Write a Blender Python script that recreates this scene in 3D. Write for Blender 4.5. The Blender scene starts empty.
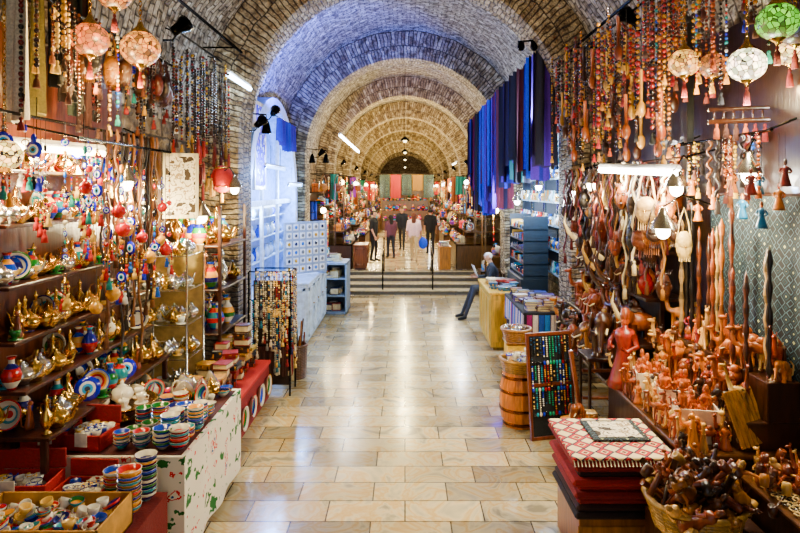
import bpy, math, random
import numpy as np
from mathutils import Matrix, Vector
R=random.Random(11)
U=R.uniform
pi=math.pi
def H(h,sat=1.42,g=1.3):
    h=h.lstrip('#')
    def l(c):
        c/=255.0
        return (c/12.92 if c<=.04045 else ((c+.055)/1.055)**2.4)**g
    c=(l(int(h[0:2],16)),l(int(h[2:4],16)),l(int(h[4:6],16)))
    m=.3*c[0]+.55*c[1]+.15*c[2]
    return tuple(min(1,max(.001,m+(q-m)*sat)) for q in c)
def sc(c,k): return (c[0]*k,c[1]*k,c[2]*k)
def jit(c,a=.25):
    k=U(1-a,1+a); return (c[0]*k*U(.95,1.05),c[1]*k*U(.92,1.12),c[2]*k*U(.9,1.2))
# ------------------------------------------------------------------ materials
MATS={}
def newmat(n):
    m=bpy.data.materials.new(n); m.use_nodes=True; nt=m.node_tree; nt.nodes.clear()
    out=nt.nodes.new('ShaderNodeOutputMaterial'); MATS[n]=m
    return m,nt,out
def N(nt,t,**k):
    n=nt.nodes.new(t)
    for a,b in k.items():
        if a in n.inputs: n.inputs[a].default_value=b
        else: setattr(n,a,b)
    return n
def attr_mat(n,rough=.6,metal=0,nscale=12,namt=.3,bump=.1,stretch=None,coat=0,sheen=0):
    m,nt,out=newmat(n); L=nt.links
    p=N(nt,'ShaderNodeBsdfPrincipled'); p.inputs['Roughness'].default_value=rough; p.inputs['Metallic'].default_value=metal
    if coat: p.inputs['Coat Weight'].default_value=coat
    if sheen: p.inputs['Sheen Weight'].default_value=sheen
    a=N(nt,'ShaderNodeAttribute'); a.attribute_name='Col'
    tc=N(nt,'ShaderNodeTexCoord'); mp=N(nt,'ShaderNodeMapping')
    if stretch: mp.inputs['Scale'].default_value=stretch
    L.new(tc.outputs['Object'],mp.inputs['Vector'])
    no=N(nt,'ShaderNodeTexNoise'); no.inputs['Scale'].default_value=nscale; no.inputs['Detail'].default_value=4
    L.new(mp.outputs[0],no.inputs['Vector'])
    mr=N(nt,'ShaderNodeMapRange'); mr.inputs['From Min'].default_value=.3; mr.inputs['From Max'].default_value=.7
    mr.inputs['To Min'].default_value=1-namt; mr.inputs['To Max'].default_value=1+namt*.6
    L.new(no.outputs['Fac'],mr.inputs['Value'])
    vm=N(nt,'ShaderNodeVectorMath',operation='SCALE')
    L.new(a.outputs['Color'],vm.inputs[0]); L.new(mr.outputs[0],vm.inputs['Scale'])
    L.new(vm.outputs[0],p.inputs['Base Color'])
    if bump:
        b=N(nt,'ShaderNodeBump'); b.inputs['Strength'].default_value=bump; b.inputs['Distance'].default_value=.02
        L.new(no.outputs['Fac'],b.inputs['Height']); L.new(b.outputs[0],p.inputs['Normal'])
    L.new(p.outputs[0],out.inputs[0]); return m
attr_mat('paint',.55); attr_mat('gloss',.12,0,20,.12,0,coat=.5); attr_mat('metal',.2,1,20,.15,.05)
attr_mat('wood',.32,0,9,.5,.15,(3,3,.4),coat=.15); attr_mat('cloth',.85,0,60,.25,.3)
attr_mat('skin',.5,0,20,.08,.02); attr_mat('leather',.38,0,40,.3,.3)
def glowmat():
    m,nt,out=newmat('glow'); a=N(nt,'ShaderNodeAttribute'); a.attribute_name='Col'
    e=N(nt,'ShaderNodeEmission'); nt.links.new(a.outputs['Color'],e.inputs[0]); nt.links.new(e.outputs[0],out.inputs[0])
    m,nt,out=newmat('mosaic'); L=nt.links; a=N(nt,'ShaderNodeAttribute'); a.attribute_name='Col'
    tc=N(nt,'ShaderNodeTexCoord')
    v=N(nt,'ShaderNodeTexVoronoi'); v.inputs['Scale'].default_value=26; L.new(tc.outputs['Object'],v.inputs['Vector'])
    v2=N(nt,'ShaderNodeTexVoronoi',feature='DISTANCE_TO_EDGE'); v2.inputs['Scale'].default_value=26; L.new(tc.outputs['Object'],v2.inputs['Vector'])
    st=N(nt,'ShaderNodeMath',operation='GREATER_THAN'); st.inputs[1].default_value=.07; L.new(v2.outputs['Distance'],st.inputs[0])
    sp=N(nt,'ShaderNodeSeparateColor'); L.new(v.outputs['Color'],sp.inputs[0])
    mr=N(nt,'ShaderNodeMapRange'); mr.inputs['To Min'].default_value=.15; mr.inputs['To Max'].default_value=1.7; L.new(sp.outputs[0],mr.inputs[0])
    mx=N(nt,'ShaderNodeMix',data_type='RGBA',blend_type='MULTIPLY'); mx.inputs['Factor'].default_value=.3
    L.new(a.outputs['Color'],mx.inputs['A']); L.new(v.outputs['Color'],mx.inputs['B'])
    ml=N(nt,'ShaderNodeMath',operation='MULTIPLY'); L.new(mr.outputs[0],ml.inputs[0]); L.new(st.outputs[0],ml.inputs[1])
    s2=N(nt,'ShaderNodeVectorMath',operation='SCALE'); L.new(mx.outputs['Result'],s2.inputs[0]); L.new(ml.outputs[0],s2.inputs['Scale'])
    p=N(nt,'ShaderNodeBsdfPrincipled'); p.inputs['Roughness'].default_value=.3
    L.new(s2.outputs[0],p.inputs['Emission Color']); p.inputs['Emission Strength'].default_value=1.0
    p.inputs['Base Color'].default_value=(.06,.03,.02,1); L.new(p.outputs[0],out.inputs[0])
    m,nt,out=newmat('glass'); L=nt.links
    t=N(nt,'ShaderNodeBsdfTransparent'); t.inputs[0].default_value=(.9,.97,.96,1)
    g=N(nt,'ShaderNodeBsdfGlossy'); g.inputs['Roughness'].default_value=.03
    mx=N(nt,'ShaderNodeMixShader'); mx.inputs[0].default_value=.13
    L.new(t.outputs[0],mx.inputs[1]); L.new(g.outputs[0],mx.inputs[2]); L.new(mx.outputs[0],out.inputs[0])
glowmat()
def ramp(nt,stops,interp='LINEAR'):
    r=N(nt,'ShaderNodeValToRGB'); cr=r.color_ramp; cr.interpolation=interp
    while len(cr.elements)<len(stops): cr.elements.new(.5)
    for e,(p,c) in zip(cr.elements,stops): e.position=p; e.color=(*c,1)
    return r
def pattern_mat(n,stops,scale,kind='kilim',rnd=.3):
    m,nt,out=newmat(n); L=nt.links
    tc=N(nt,'ShaderNodeTexCoord'); mp=N(nt,'ShaderNodeMapping'); mp.inputs['Scale'].default_value=(scale,scale,scale)
    L.new(tc.outputs['Object'],mp.inputs[0])
    if kind=='kilim':
        v=N(nt,'ShaderNodeTexVoronoi',distance='MANHATTAN'); v.inputs['Randomness'].default_value=rnd; v.inputs['Scale'].default_value=1
        L.new(mp.outputs[0],v.inputs['Vector']); src=v.outputs['Distance']
    else:
        v=N(nt,'ShaderNodeTexNoise'); v.inputs['Scale'].default_value=1; v.inputs['Detail'].default_value=3
        L.new(mp.outputs[0],v.inputs['Vector']); src=v.outputs['Fac']
    r=ramp(nt,stops,'CONSTANT'); L.new(src,r.inputs[0])
    p=N(nt,'ShaderNodeBsdfPrincipled'); p.inputs['Roughness'].default_value=.8
    L.new(r.outputs[0],p.inputs['Base Color']); L.new(p.outputs[0],out.inputs[0])
pattern_mat('kilim',[(0,H('f0e4cc')),(.14,H('c02018')),(.34,H('181010')),(.44,H('f0e0c0')),(.52,H('c02018')),(.72,H('182848')),(.84,H('f0e0c0'))],7,'kilim',.12)
pattern_mat('darkprint',[(0,H('b0b498')),(.18,H('101c28')),(.36,H('2a4a50')),(.46,H('0c1218')),(.7,H('6a8088')),(.78,H('0c1218'))],11)
pattern_mat('floralprint',[(0,H('2f7a48')),(.37,H('f6f0e0',1.2,1)),(.4,H('f6f0e0',1.2,1)),(.62,H('d04030')),(.66,H('f6f0e0',1.2,1)),(.72,H('40689a'))],8,'noise')
pattern_mat('bluepaint',[(0,H('e8eef8')),(.42,H('1838b8')),(.55,H('7a50d0')),(.68,H('f0c850'))],8,'noise')
pattern_mat('picture',[(0,H('504438')),(.42,H('efe8d8')),(.5,H('a89880')),(.54,H('f4ecdc')),(.66,H('706050'))],9,'noise')
def brick_mat(n,bw,rh,c1,c2,mo,dk,msize=.012,bump=.9):
    m,nt,out=newmat(n); L=nt.links
    uv=N(nt,'ShaderNodeUVMap'); 
    nz=N(nt,'ShaderNodeTexNoise'); nz.inputs['Scale'].default_value=4; L.new(uv.outputs[0],nz.inputs['Vector'])
    mxv=N(nt,'ShaderNodeMix',data_type='VECTOR'); mxv.inputs['Factor'].default_value=.09
    L.new(uv.outputs[0],mxv.inputs['A']); L.new(nz.outputs['Color'],mxv.inputs['B'])
    b=N(nt,'ShaderNodeTexBrick'); b.inputs['Scale'].default_value=1; b.inputs['Brick Width'].default_value=bw; b.inputs['Row Height'].default_value=rh
    b.inputs['Mortar Size'].default_value=msize; b.inputs['Mortar Smooth'].default_value=.8
    b.inputs['Color1'].default_value=(*c1,1); b.inputs['Color2'].default_value=(*c2,1); b.inputs['Mortar'].default_value=(*mo,1)
    L.new(mxv.outputs['Result'],b.inputs['Vector'])
    n2=N(nt,'ShaderNodeTexNoise'); n2.inputs['Scale'].default_value=7; n2.inputs['Detail'].default_value=10; L.new(uv.outputs[0],n2.inputs['Vector'])
    n3=N(nt,'ShaderNodeTexNoise'); n3.inputs['Scale'].default_value=20; n3.inputs['Detail'].default_value=5; L.new(uv.outputs[0],n3.inputs['Vector'])
    r=ramp(nt,[(.38,dk),(.5,H('d0c8bc',1,1)),(.66,H('ffffff'))]); L.new(n2.outputs['Fac'],r.inputs[0])
    mx=N(nt,'ShaderNodeMix',data_type='RGBA',blend_type='MULTIPLY'); mx.inputs['Factor'].default_value=.95
    L.new(b.outputs['Color'],mx.inputs['A']); L.new(r.outputs[0],mx.inputs['B'])
    p=N(nt,'ShaderNodeBsdfPrincipled'); p.inputs['Roughness'].default_value=.75; L.new(mx.outputs['Result'],p.inputs['Base Color'])
    ad=N(nt,'ShaderNodeMath',operation='MULTIPLY_ADD'); ad.inputs[1].default_value=1.6; L.new(n3.outputs['Fac'],ad.inputs[0])
    ng=N(nt,'ShaderNodeMath',operation='MULTIPLY'); ng.inputs[1].default_value=-.8; L.new(b.outputs['Fac'],ng.inputs[0]); L.new(ng.outputs[0],ad.inputs[2])
    bp=N(nt,'ShaderNodeBump'); bp.inputs['Strength'].default_value=bump; bp.inputs['Distance'].default_value=.09
    L.new(ad.outputs[0],bp.inputs['Height']); L.new(bp.outputs[0],p.inputs['Normal']); L.new(p.outputs[0],out.inputs[0])
def h1(x): return H(x,1,1)
brick_mat('vault_brick',.18,.1,h1('eae4da'),h1('aca298'),h1('5c5046'),h1('786a60'),.014,1.0)
brick_mat('rib_brick',.07,.3,h1('dccaa4'),h1('98805c'),h1('463424'),h1('806a4c'),.012,1.0)
brick_mat('wall_stone',.5,.25,h1('98856a'),h1('6c5a45'),h1('3a2c1e'),h1('6a5038'),.02,.8)
def floor_mat():
    m,nt,out=newmat('marble_floor'); L=nt.links
    tc=N(nt,'ShaderNodeTexCoord')
    b=N(nt,'ShaderNodeTexBrick'); b.offset=.43; b.inputs['Scale'].default_value=1; b.inputs['Brick Width'].default_value=.7; b.inputs['Row Height'].default_value=.35
    b.inputs['Mortar Size'].default_value=.007; b.inputs['Mortar Smooth'].default_value=.2
    b.inputs['Color1'].default_value=(*h1('f6e8be'),1); b.inputs['Color2'].default_value=(*h1('9c947e'),1); b.inputs['Mortar'].default_value=(*h1('54482f'),1)
    L.new(tc.outputs['Object'],b.inputs['Vector'])
    n1=N(nt,'ShaderNodeTexNoise'); n1.inputs['Scale'].default_value=2.0; n1.inputs['Detail'].default_value=10; n1.inputs['Distortion'].default_value=2.2
    L.new(tc.outputs['Object'],n1.inputs['Vector'])
    r=ramp(nt,[(.32,h1('8e8a84')),(.43,h1('f2ead2')),(.5,h1('e6bc50')),(.57,h1('f6ecce')),(.7,h1('c0bcb2'))]); L.new(n1.outputs['Fac'],r.inputs[0])
    mx=N(nt,'ShaderNodeMix',data_type='RGBA',blend_type='MULTIPLY'); mx.inputs['Factor'].default_value=.8
    L.new(b.outputs['Color'],mx.inputs['A']); L.new(r.outputs[0],mx.inputs['B'])
    p=N(nt,'ShaderNodeBsdfPrincipled'); L.new(mx.outputs['Result'],p.inputs['Base Color']); p.inputs['Specular IOR Level'].default_value=.7
    mr=N(nt,'ShaderNodeMapRange'); mr.inputs['To Min'].default_value=.04; mr.inputs['To Max'].default_value=.34; L.new(n1.outputs['Fac'],mr.inputs[0]); L.new(mr.outputs[0],p.inputs['Roughness'])
    bp=N(nt,'ShaderNodeBump',invert=True); bp.inputs['Strength'].default_value=.5; bp.inputs['Distance'].default_value=.01
    L.new(b.outputs['Fac'],bp.inputs['Height']); L.new(bp.outputs[0],p.inputs['Normal']); L.new(p.outputs[0],out.inputs[0])
floor_mat()
# ------------------------------------------------------------------ builder
def T(x=0,y=0,z=0,rz=0,s=1,rx=0,ry=0):
    M=Matrix.Translation((x,y,z))@Matrix.Rotation(rz,4,'Z')@Matrix.Rotation(ry,4,'Y')@Matrix.Rotation(rx,4,'X')
    if isinstance(s,tuple): S=Matrix.Diagonal((*s,1))
    else: S=Matrix.Diagonal((s,s,s,1))
    return M@S
class B:
    def __init__(s): s.V=[];s.n=0;s.F=[];s.C=[];s.M=[];s.S=[]
    def add(s,g,M,col,mat='paint',smooth=True):
        V,F,G=g; V=np.asarray(V,float)
        if M is not None:
            A=np.array(M); V=V@A[:3,:3].T+A[:3,3]
        o=s.n; s.V.append(V); s.n+=len(V)
        multi=isinstance(col,list)
        for f,k in zip(F,G):
            s.F.append(tuple(i+o for i in f)); s.C.append(col[k%len(col)] if multi else col)
        s.M+= [mat]*len(F); s.S+=[smooth]*len(F)
    def done(s,name):
        if not s.V: return None
        V=np.concatenate(s.V)
        lo=V.min(0);hi=V.max(0); c=np.array([(lo[0]+hi[0])/2,(lo[1]+hi[1])/2,lo[2]]); V=V-c
        me=bpy.data.meshes.new(name); me.from_pydata(V.tolist(),[],s.F)
        used=sorted(set(s.M)); idx={m:i for i,m in enumerate(used)}
        for m in used: me.materials.append(MATS[m])
        me.polygons.foreach_set('material_index',[idx[m] for m in s.M])
        me.polygons.foreach_set('use_smooth',s.S)
        at=me.color_attributes.new('Col','FLOAT_COLOR','CORNER')
        cnt=np.array([len(f) for f in s.F]); C=np.ones((len(s.F),4)); C[:,:3]=np.array(s.C)
        at.data.foreach_set('color',np.repeat(C,cnt,axis=0).ravel())
        me.update(); ob=bpy.data.objects.new(name,me); ob.location=c.tolist(); bpy.context.collection.objects.link(ob); return ob
_c={}
def box(sx,sy,sz,bv=0.0):
    x,y,z=sx/2,sy/2,sz/2
    if bv<=0 or min(x,y,z)<=bv*1.05:
        V=[(a*x,b*y,c*z) for a in(-1,1) for b in(-1,1) for c in(-1,1)]
        F=[(0,1,3,2),(4,6,7,5),(0,4,5,1),(2,3,7,6),(0,2,6,4),(1,5,7,3)]
        return V,F,[0]*6
    V=[];I={}
    for a in(-1,1):
        for b in(-1,1):
            for c in(-1,1):
                for ax in range(3):
                    p=[a*(x-bv),b*(y-bv),c*(z-bv)]; p[ax]=(a,b,c)[ax]*(x,y,z)[ax]
                    I[(a,b,c,ax)]=len(V);V.append(tuple(p))
    F=[]
    for ax in range(3):
        o=[i for i in range(3) if i!=ax]
        for s_ in(-1,1):
            q=[]
            for u,v in((-1,-1),(1,-1),(1,1),(-1,1)):
                k=[0,0,0];k[ax]=s_;k[o[0]]=u;k[o[1]]=v;q.append(I[(*k,ax)])
            F.append(tuple(q))
    for a in(-1,1):
        for b in(-1,1):
            F.append((I[(a,b,-1,0)],I[(a,b,1,0)],I[(a,b,1,1)],I[(a,b,-1,1)]))
            F.append((I[(a,-1,b,0)],I[(a,1,b,0)],I[(a,1,b,2)],I[(a,-1,b,2)]))
            F.append((I[(-1,a,b,1)],I[(1,a,b,1)],I[(1,a,b,2)],I[(-1,a,b,2)]))
            for c in(-1,1): F.append((I[(a,b,c,0)],I[(a,b,c,1)],I[(a,b,c,2)]))
    return V,F,[0]*len(F)
def lathe(prof,seg=12):
    V=[];rings=[]
    for r,z in prof:
        if r<1e-5: rings.append([len(V)]);V.append((0,0,z))
        else:
            rings.append(list(range(len(V),len(V)+seg)))
            for i in range(seg):
                a=2*pi*i/seg; V.append((r*math.cos(a),r*math.sin(a),z))
    F=[];G=[]
    for k in range(len(rings)-1):
        a,b=rings[k],rings[k+1]
        for i in range(seg):
            j=(i+1)%seg
            if len(a)==1 and len(b)==1: continue
            if len(a)==1: F.append((a[0],b[j],b[i]))
            elif len(b)==1: F.append((a[i],a[j],b[0]))
            else: F.append((a[i],a[j],b[j],b[i]))
            G.append(k)
    return V,F,G
def sph(seg=8,rings=5,r=1):
    k=('s',seg,rings,r)
    if k not in _c: _c[k]=lathe([(r*math.sin(pi*i/rings) if 0<i<rings else 0,-r*math.cos(pi*i/rings)) for i in range(rings+1)],seg)
    return _c[k]
def tube(pts,r,seg=6):
    P=[Vector(p) for p in pts]; n=len(P); rr=r if isinstance(r,(list,tuple)) else [r]*n
    V=[];F=[]
    up=None
    for i in range(n):
        t=(P[min(i+1,n-1)]-P[max(i-1,0)]).normalized()
        if up is None:
            up=Vector((0,0,1)) if abs(t.z)<.9 else Vector((1,0,0))
        a=t.cross(up).normalized(); b=a.cross(t).normalized(); up=b
        for k in range(seg):
            w=2*pi*k/seg; V.append(tuple(P[i]+(a*math.cos(w)+b*math.sin(w))*rr[i]))
    for i in range(n-1):
        for k in range(seg):
            j=(k+1)%seg; F.append((i*seg+k,i*seg+j,(i+1)*seg+j,(i+1)*seg+k))
    F.append(tuple(range(seg)));F.append(tuple(range((n-1)*seg,n*seg))[::-1])
    return V,F,list(range(len(F)))
def torus(Rr,r,seg=14,s2=5): 
    V=[];F=[]
    for i in range(seg):
        a=2*pi*i/seg
        for k in range(s2):
            w=2*pi*k/s2; q=Rr+r*math.cos(w); V.append((q*math.cos(a),q*math.sin(a),r*math.sin(w)))
    for i in range(seg):
        for k in range(s2):
            F.append((i*s2+k,((i+1)%seg)*s2+k,((i+1)%seg)*s2+(k+1)%s2,i*s2+(k+1)%s2))
    return V,F,[0]*len(F)
def bx(b,x0,x1,y0,y1,z0,z1,col,mat='paint',bv=.006,M=None):
    m=T((x0+x1)/2,(y0+y1)/2,(z0+z1)/2)
    if M is not None: m=M@m
    b.add(box(abs(x1-x0),abs(y1-y0),abs(z1-z0),bv),m,col,mat,False)
def ell(b,M,c,r,col,mat='wood',seg=10,rings=7,rx=0,ry=0,rz=0):
    b.add(sph(seg,rings),M@T(*c,rz=rz,rx=rx,ry=ry,s=tuple(r)),col,mat)
def tb(b,M,pts,r,col,mat='wood',seg=6): b.add(tube(pts,r,seg),M,col,mat)
I4=Matrix()
# ------------------------------------------------------------------ small goods
CER=[H('1f5fc0'),H('e8e4d8'),H('c8342a'),H('2a9aa8'),H('e8b838'),H('2c7a48'),H('183080')]
GOLD=h1('f0c050');SILV=h1('e4e4de');BRASS=h1('d0a040');COPP=h1('bc7c48')
def bowl(b,M,r=.08,c=None):
    c=c or [R.choice(CER) for _ in range(6)]
    b.add(lathe([(0,0),(.4*r,0),(.45*r,.08*r),(.75*r,.35*r),(.92*r,.6*r),(r,.85*r),(.94*r,.85*r),(.7*r,.4*r),(0,.2*r)],12),M,c,'gloss')
def bowlstack(b,M,n,r):
    cc=R.choice(CER)
    for i in range(n): bowl(b,M@T(0,0,i*r*.42),r,[cc,H('e8e4d8'),R.choice(CER),cc,R.choice(CER),H('e8e4d8'),R.choice(CER)])
def plate(b,M,r,tilt=0):
    pr=[(0,.0),(.25*r,0),(.42*r,0),(.6*r,.01),(.75*r,.03*1),(.9*r,.045),(r,.05),(r,.045),(.6*r,-.01),(0,-.012)]
    c=[R.choice(CER) for _ in range(3)]
    b.add(lathe(pr,18),M,[c[0],H('e8e4d8'),c[1],c[2],H('e8e4d8'),c[0],c[0],H('c8c0b0'),H('c8c0b0')],'gloss')
def teapot(b,M,col=SILV,mat='metal'):
    b.add(lathe([(0,0),(.05,0),(.045,.015),(.08,.04),(.09,.07),(.07,.115),(.035,.13),(.037,.14),(.012,.155),(.016,.17),(0,.18)],12),M,col,mat)
    tb(b,M,[(.07,0,.05),(.12,0,.08),(.14,0,.13),(.155,0,.135)],[.018,.012,.009,.011],col,mat)
    tb(b,M,[(-.065,0,.11),(-.12,0,.115),(-.13,0,.08),(-.085,0,.045)],.007,col,mat)
def ewer(b,M,col=BRASS):
    b.add(lathe([(0,0),(.06,0),(.05,.02),(.02,.05),(.06,.1),(.08,.17),(.06,.24),(.022,.3),(.02,.38),(.035,.41),(.01,.44),(.012,.46),(0,.48)],12),M,col,'metal')
    tb(b,M,[(.06,0,.14),(.12,0,.2),(.14,0,.3),(.17,0,.33)],[.016,.01,.008,.009],col,'metal')
    tb(b,M,[(-.025,0,.37),(-.11,0,.34),(-.12,0,.24),(-.07,0,.17)],.007,col,'metal')
def vase(b,M,c):
    b.add(lathe([(0,0),(.04,0),(.05,.02),(.09,.09),(.1,.15),(.07,.22),(.03,.27),(.03,.31),(.05,.34),(.04,.335),(0,.3)],12),M,c,'gloss')
def cup(b,M,c=None):
    c=c or H('f0ece2')
    b.add(lathe([(0,.0),(.055,.004),(.05,.01),(.02,.01),(.022,.02),(.038,.05),(.04,.075),(.035,.075),(.02,.03),(0,.025)],10),M,c,'gloss')
    tb(b,M,[(.036,0,.065),(.06,0,.06),(.055,0,.035),(.032,0,.032)],.005,c,'gloss',4)
def book(b,M,w,d,h,c):
    bx(b,-w/2,w/2,-d/2,d/2,0,h*.12,c,'leather',0,M); bx(b,-w/2,w/2,-d/2,d/2,h*.88,h,c,'leather',0,M)
    bx(b,-w/2,-w/2+.012,-d/2,d/2,0,h,c,'leather',0,M); bx(b,-w/2+.01,w/2-.008,-d/2+.008,d/2-.008,h*.1,h*.9,H('e6dcc0'),'paint',0,M)
def casket(b,M,w,d,h,c):
    bx(b,-w/2,w/2,-d/2,d/2,0,h*.6,c,'wood',.005,M); bx(b,-w/2-.005,w/2+.005,-d/2-.005,d/2+.005,h*.63,h,sc(c,1.2),'wood',.012,M)
    bx(b,-.015,.015,-d/2-.012,-d/2,h*.5,h*.75,GOLD,'metal',.002,M)
    for s_ in(-1,1): bx(b,s_*w*.42-.01,s_*w*.42+.01,-d/2-.008,-d/2,0,h*.62,GOLD,'metal',0,M)
def eye(b,M,r):
    g=lathe([(0,-.18*r),(.22*r,-.17*r),(.42*r,-.16*r),(.62*r,-.14*r),(r,-.05*r),(r,.05*r),(.62*r,.14*r),(.42*r,.16*r),(.22*r,.17*r),(0,.18*r)],14)
    D=H('0a30b8');W=H('f4f6fa');Lb=H('58b4e8');K=H('05060c')
    b.add(g,M,[K,Lb,W,D,D,D,W,Lb,K],'gloss')
BE=[H('1448c0'),H('e8e8e8'),H('c02020'),H('e8b020'),H('1a9a98'),H('101018'),H('2878c8')]
def tassel(b,M,L,c):
    b.add(lathe([(0,0),(.012,-.005),(.014,-.02),(.008,-.03),(.02,-.05),(.026,-L),(0,-L)],8),M,c,'cloth')
def strand(b,x,y,z,L,r=.014,cols=BE,tas=True,step=1.9,rnd=True):
    n=int(L/(r*step)); tb(b,I4,[(x,y,z),(x,y,z-L)],.002,H('303030'),'cloth',3)
    for i in range(n):
        k=U(.6,1.15) if rnd else 1
        b.add(sph(6,4),T(x,y,z-i*r*step,s=r*k),R.choice(cols),'gloss')
    if tas: tassel(b,T(x,y,z-L),.1,R.choice(cols))
def charm(b,x,y,z,L,big=.05):
    tb(b,I4,[(x,y,z),(x,y,z-L)],.003,H('202838'),'cloth',3)
    zz=z-U(.05,.3)
    while zz>z-L+big:
        t=R.random(); r=U(.3,.9)*big
        rz=U(-.9,.9)
        if t<.28: eye(b,T(x,y,zz,rz=rz,rx=pi/2),r)
        elif t<.48: b.add(sph(8,6),T(x,y,zz,s=r*.8),R.choice([H('b01818'),H('e8c050'),H('e8e4d8'),H('c86020')]),'gloss')
        elif t<.63: b.add(lathe([(0,.5),(.3,.45),(.5,.1),(.95,-.4),(.9,-.45),(.4,0),(0,.3)],10),T(x,y,zz,s=r*.9),R.choice([GOLD,BRASS,SILV]),'metal')
        elif t<.75: b.add(torus(r*.7,r*.14,12,5),T(x,y,zz,rx=pi/2,rz=rz),R.choice([GOLD,BRASS]),'metal')
        else: b.add(sph(6,4),T(x,y,zz,s=(r*.45,r*.45,r*.9)),R.choice(BE),'gloss')
        zz-=r*U(1.7,3.4)
    t=R.random()
    if t<.5: eye(b,T(x,y,z-L,rz=U(-.7,.7),rx=pi/2),big)
    else: b.add(lathe([(0,.9),(.25,.85),(.4,.4),(1,-.5),(1.1,-.6),(0,-.5)],12),T(x,y,z-L,s=big*.8),R.choice([GOLD,BRASS]),'metal')
    for k in range(3): strand(b,x+(k-1)*big*.6,y,z-L-big*.8,U(.05,.16),.009,R.choice([BE,[H('b01818'),GOLD]]))
def pome(b,M,r,c=None):
    c=c or H('b3201c'); b.add(lathe([(0,-r),(.6*r,-.8*r),(r,-.1*r),(.85*r,.5*r),(.35*r,.9*r),(.16*r,1.0*r),(.3*r,1.35*r),(.1*r,1.2*r),(0,1.2*r)],10),M,c,'gloss')
def HW(x): return H(x,1.18,1.25)
WD=[HW('8a4a20'),HW('a86428'),HW('5c3214'),HW('b88040'),HW('74481f'),HW('e0b878'),HW('35200f'),HW('4c2c16'),HW('94522a')]
def elephant(b,M,c):
    ell(b,M,(0,0,.2),(.15,.085,.1),c); ell(b,M,(.15,0,.26),(.07,.06,.075),c)
    tb(b,M,[(.2,0,.26),(.25,0,.2),(.26,0,.11),(.29,0,.07),(.31,0,.09)],[.035,.026,.018,.014,.01],c)
    for y in(-.05,.05):
        for x in(-.09,.09): tb(b,M,[(x,y,.18),(x,y,.05),(x+.005,y,0)],[.042,.03,.034],c,'wood',8)
        ell(b,M,(.12,y*1.5,.26),(.045,.012,.065),sc(c,.7),rz=.3 if y>0 else -.3)
        tb(b,M,[(.19,y*.7,.22),(.25,y*.7,.19),(.28,y*.7,.21)],[.01,.008,.002],H('efe4c8'),'gloss',5)
    tb(b,M,[(-.14,0,.24),(-.17,0,.18),(-.165,0,.12)],[.008,.006,.009],c)
def camel(b,M,c):
    ell(b,M,(0,0,.24),(.13,.055,.06),c); ell(b,M,(-.01,0,.3),(.05,.04,.05),c)
    tb(b,M,[(.1,0,.24),(.16,0,.26),(.18,0,.34),(.17,0,.4)],[.035,.025,.02,.02],c)
    ell(b,M,(.2,0,.41),(.045,.02,.022),c)
    for y in(-.03,.03):
        for x in(-.09,.09): tb(b,M,[(x,y,.24),(x+.01,y,.12),(x,y,.01),(x+.02,y,0)],[.022,.012,.01,.012],c)
        ell(b,M,(.165,y*.5,.435),(.006,.005,.014),c)
    tb(b,M,[(-.12,0,.25),(-.15,0,.2),(-.15,0,.15)],.006,c)
def giraffe(b,M,c):
    ell(b,M,(0,0,.3),(.09,.04,.05),c)
    tb(b,M,[(.06,0,.31),(.1,0,.42),(.13,0,.56)],[.035,.02,.015],c)
    ell(b,M,(.155,0,.575),(.04,.016,.018),c)
    for y in(-.022,.022):
        for x in(-.06,.06): tb(b,M,[(x,y,.3),(x,y,.15),(x,y,0)],[.02,.01,.012],c)
        tb(b,M,[(.13,y*.5,.58),(.125,y*.6,.62)],[.004,.006],c)
    for k in range(8): ell(b,M,(U(-.07,.07),R.choice([-.037,.037]),U(.28,.33)),(.012,.006,.012),sc(c,.35),'wood',6,4)
def cat(b,M,c,h=.35):
    s=h/.35; M=M@T(s=s)
    b.add(lathe([(0,0),(.05,0),(.055,.04),(.04,.1),(.028,.18),(.018,.25),(.02,.27),(0,.28)],10),M,c,'wood')
    ell(b,M,(.012,0,.3),(.03,.024,.026),c)
    for y in(-.014,.014): tb(b,M,[(.005,y,.315),(.0,y*1.3,.35)],[.01,.002],c,'wood',5); tb(b,M,[(.04,y,.0),(.035,y,.12),(.025,y,.2)],[.014,.009,.01],c)
    tb(b,M,[(-.04,0,.02),(-.08,0,.05),(-.085,0,.14),(-.06,0,.18)],.008,c)
def dervish(b,M,c,h=.3,robe=None):
    M=M@T(s=h/.3); robe=robe or c
    b.add(lathe([(0,0),(.07,0),(.06,.03),(.035,.12),(.03,.16),(.042,.2),(.035,.225),(.012,.235),(.012,.245),(0,.25)],12),M,robe,'wood')
    ell(b,M,(0,0,.262),(.019,.018,.023),sc(c,1.3)); b.add(lathe([(.02,.27),(.021,.275),(.015,.31),(0,.315)],8),M,sc(c,.6),'wood')
    ell(b,M,(.019,0,.26),(.005,.004,.006),sc(c,1.2),'wood',6,4)
    for y in(-1,1): tb(b,M,[(0,.038*y,.21),(.01,.06*y,.17),(.045,.04*y,.15),(.055,.02*y,.165)],[.014,.012,.009,.008],robe)
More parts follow.
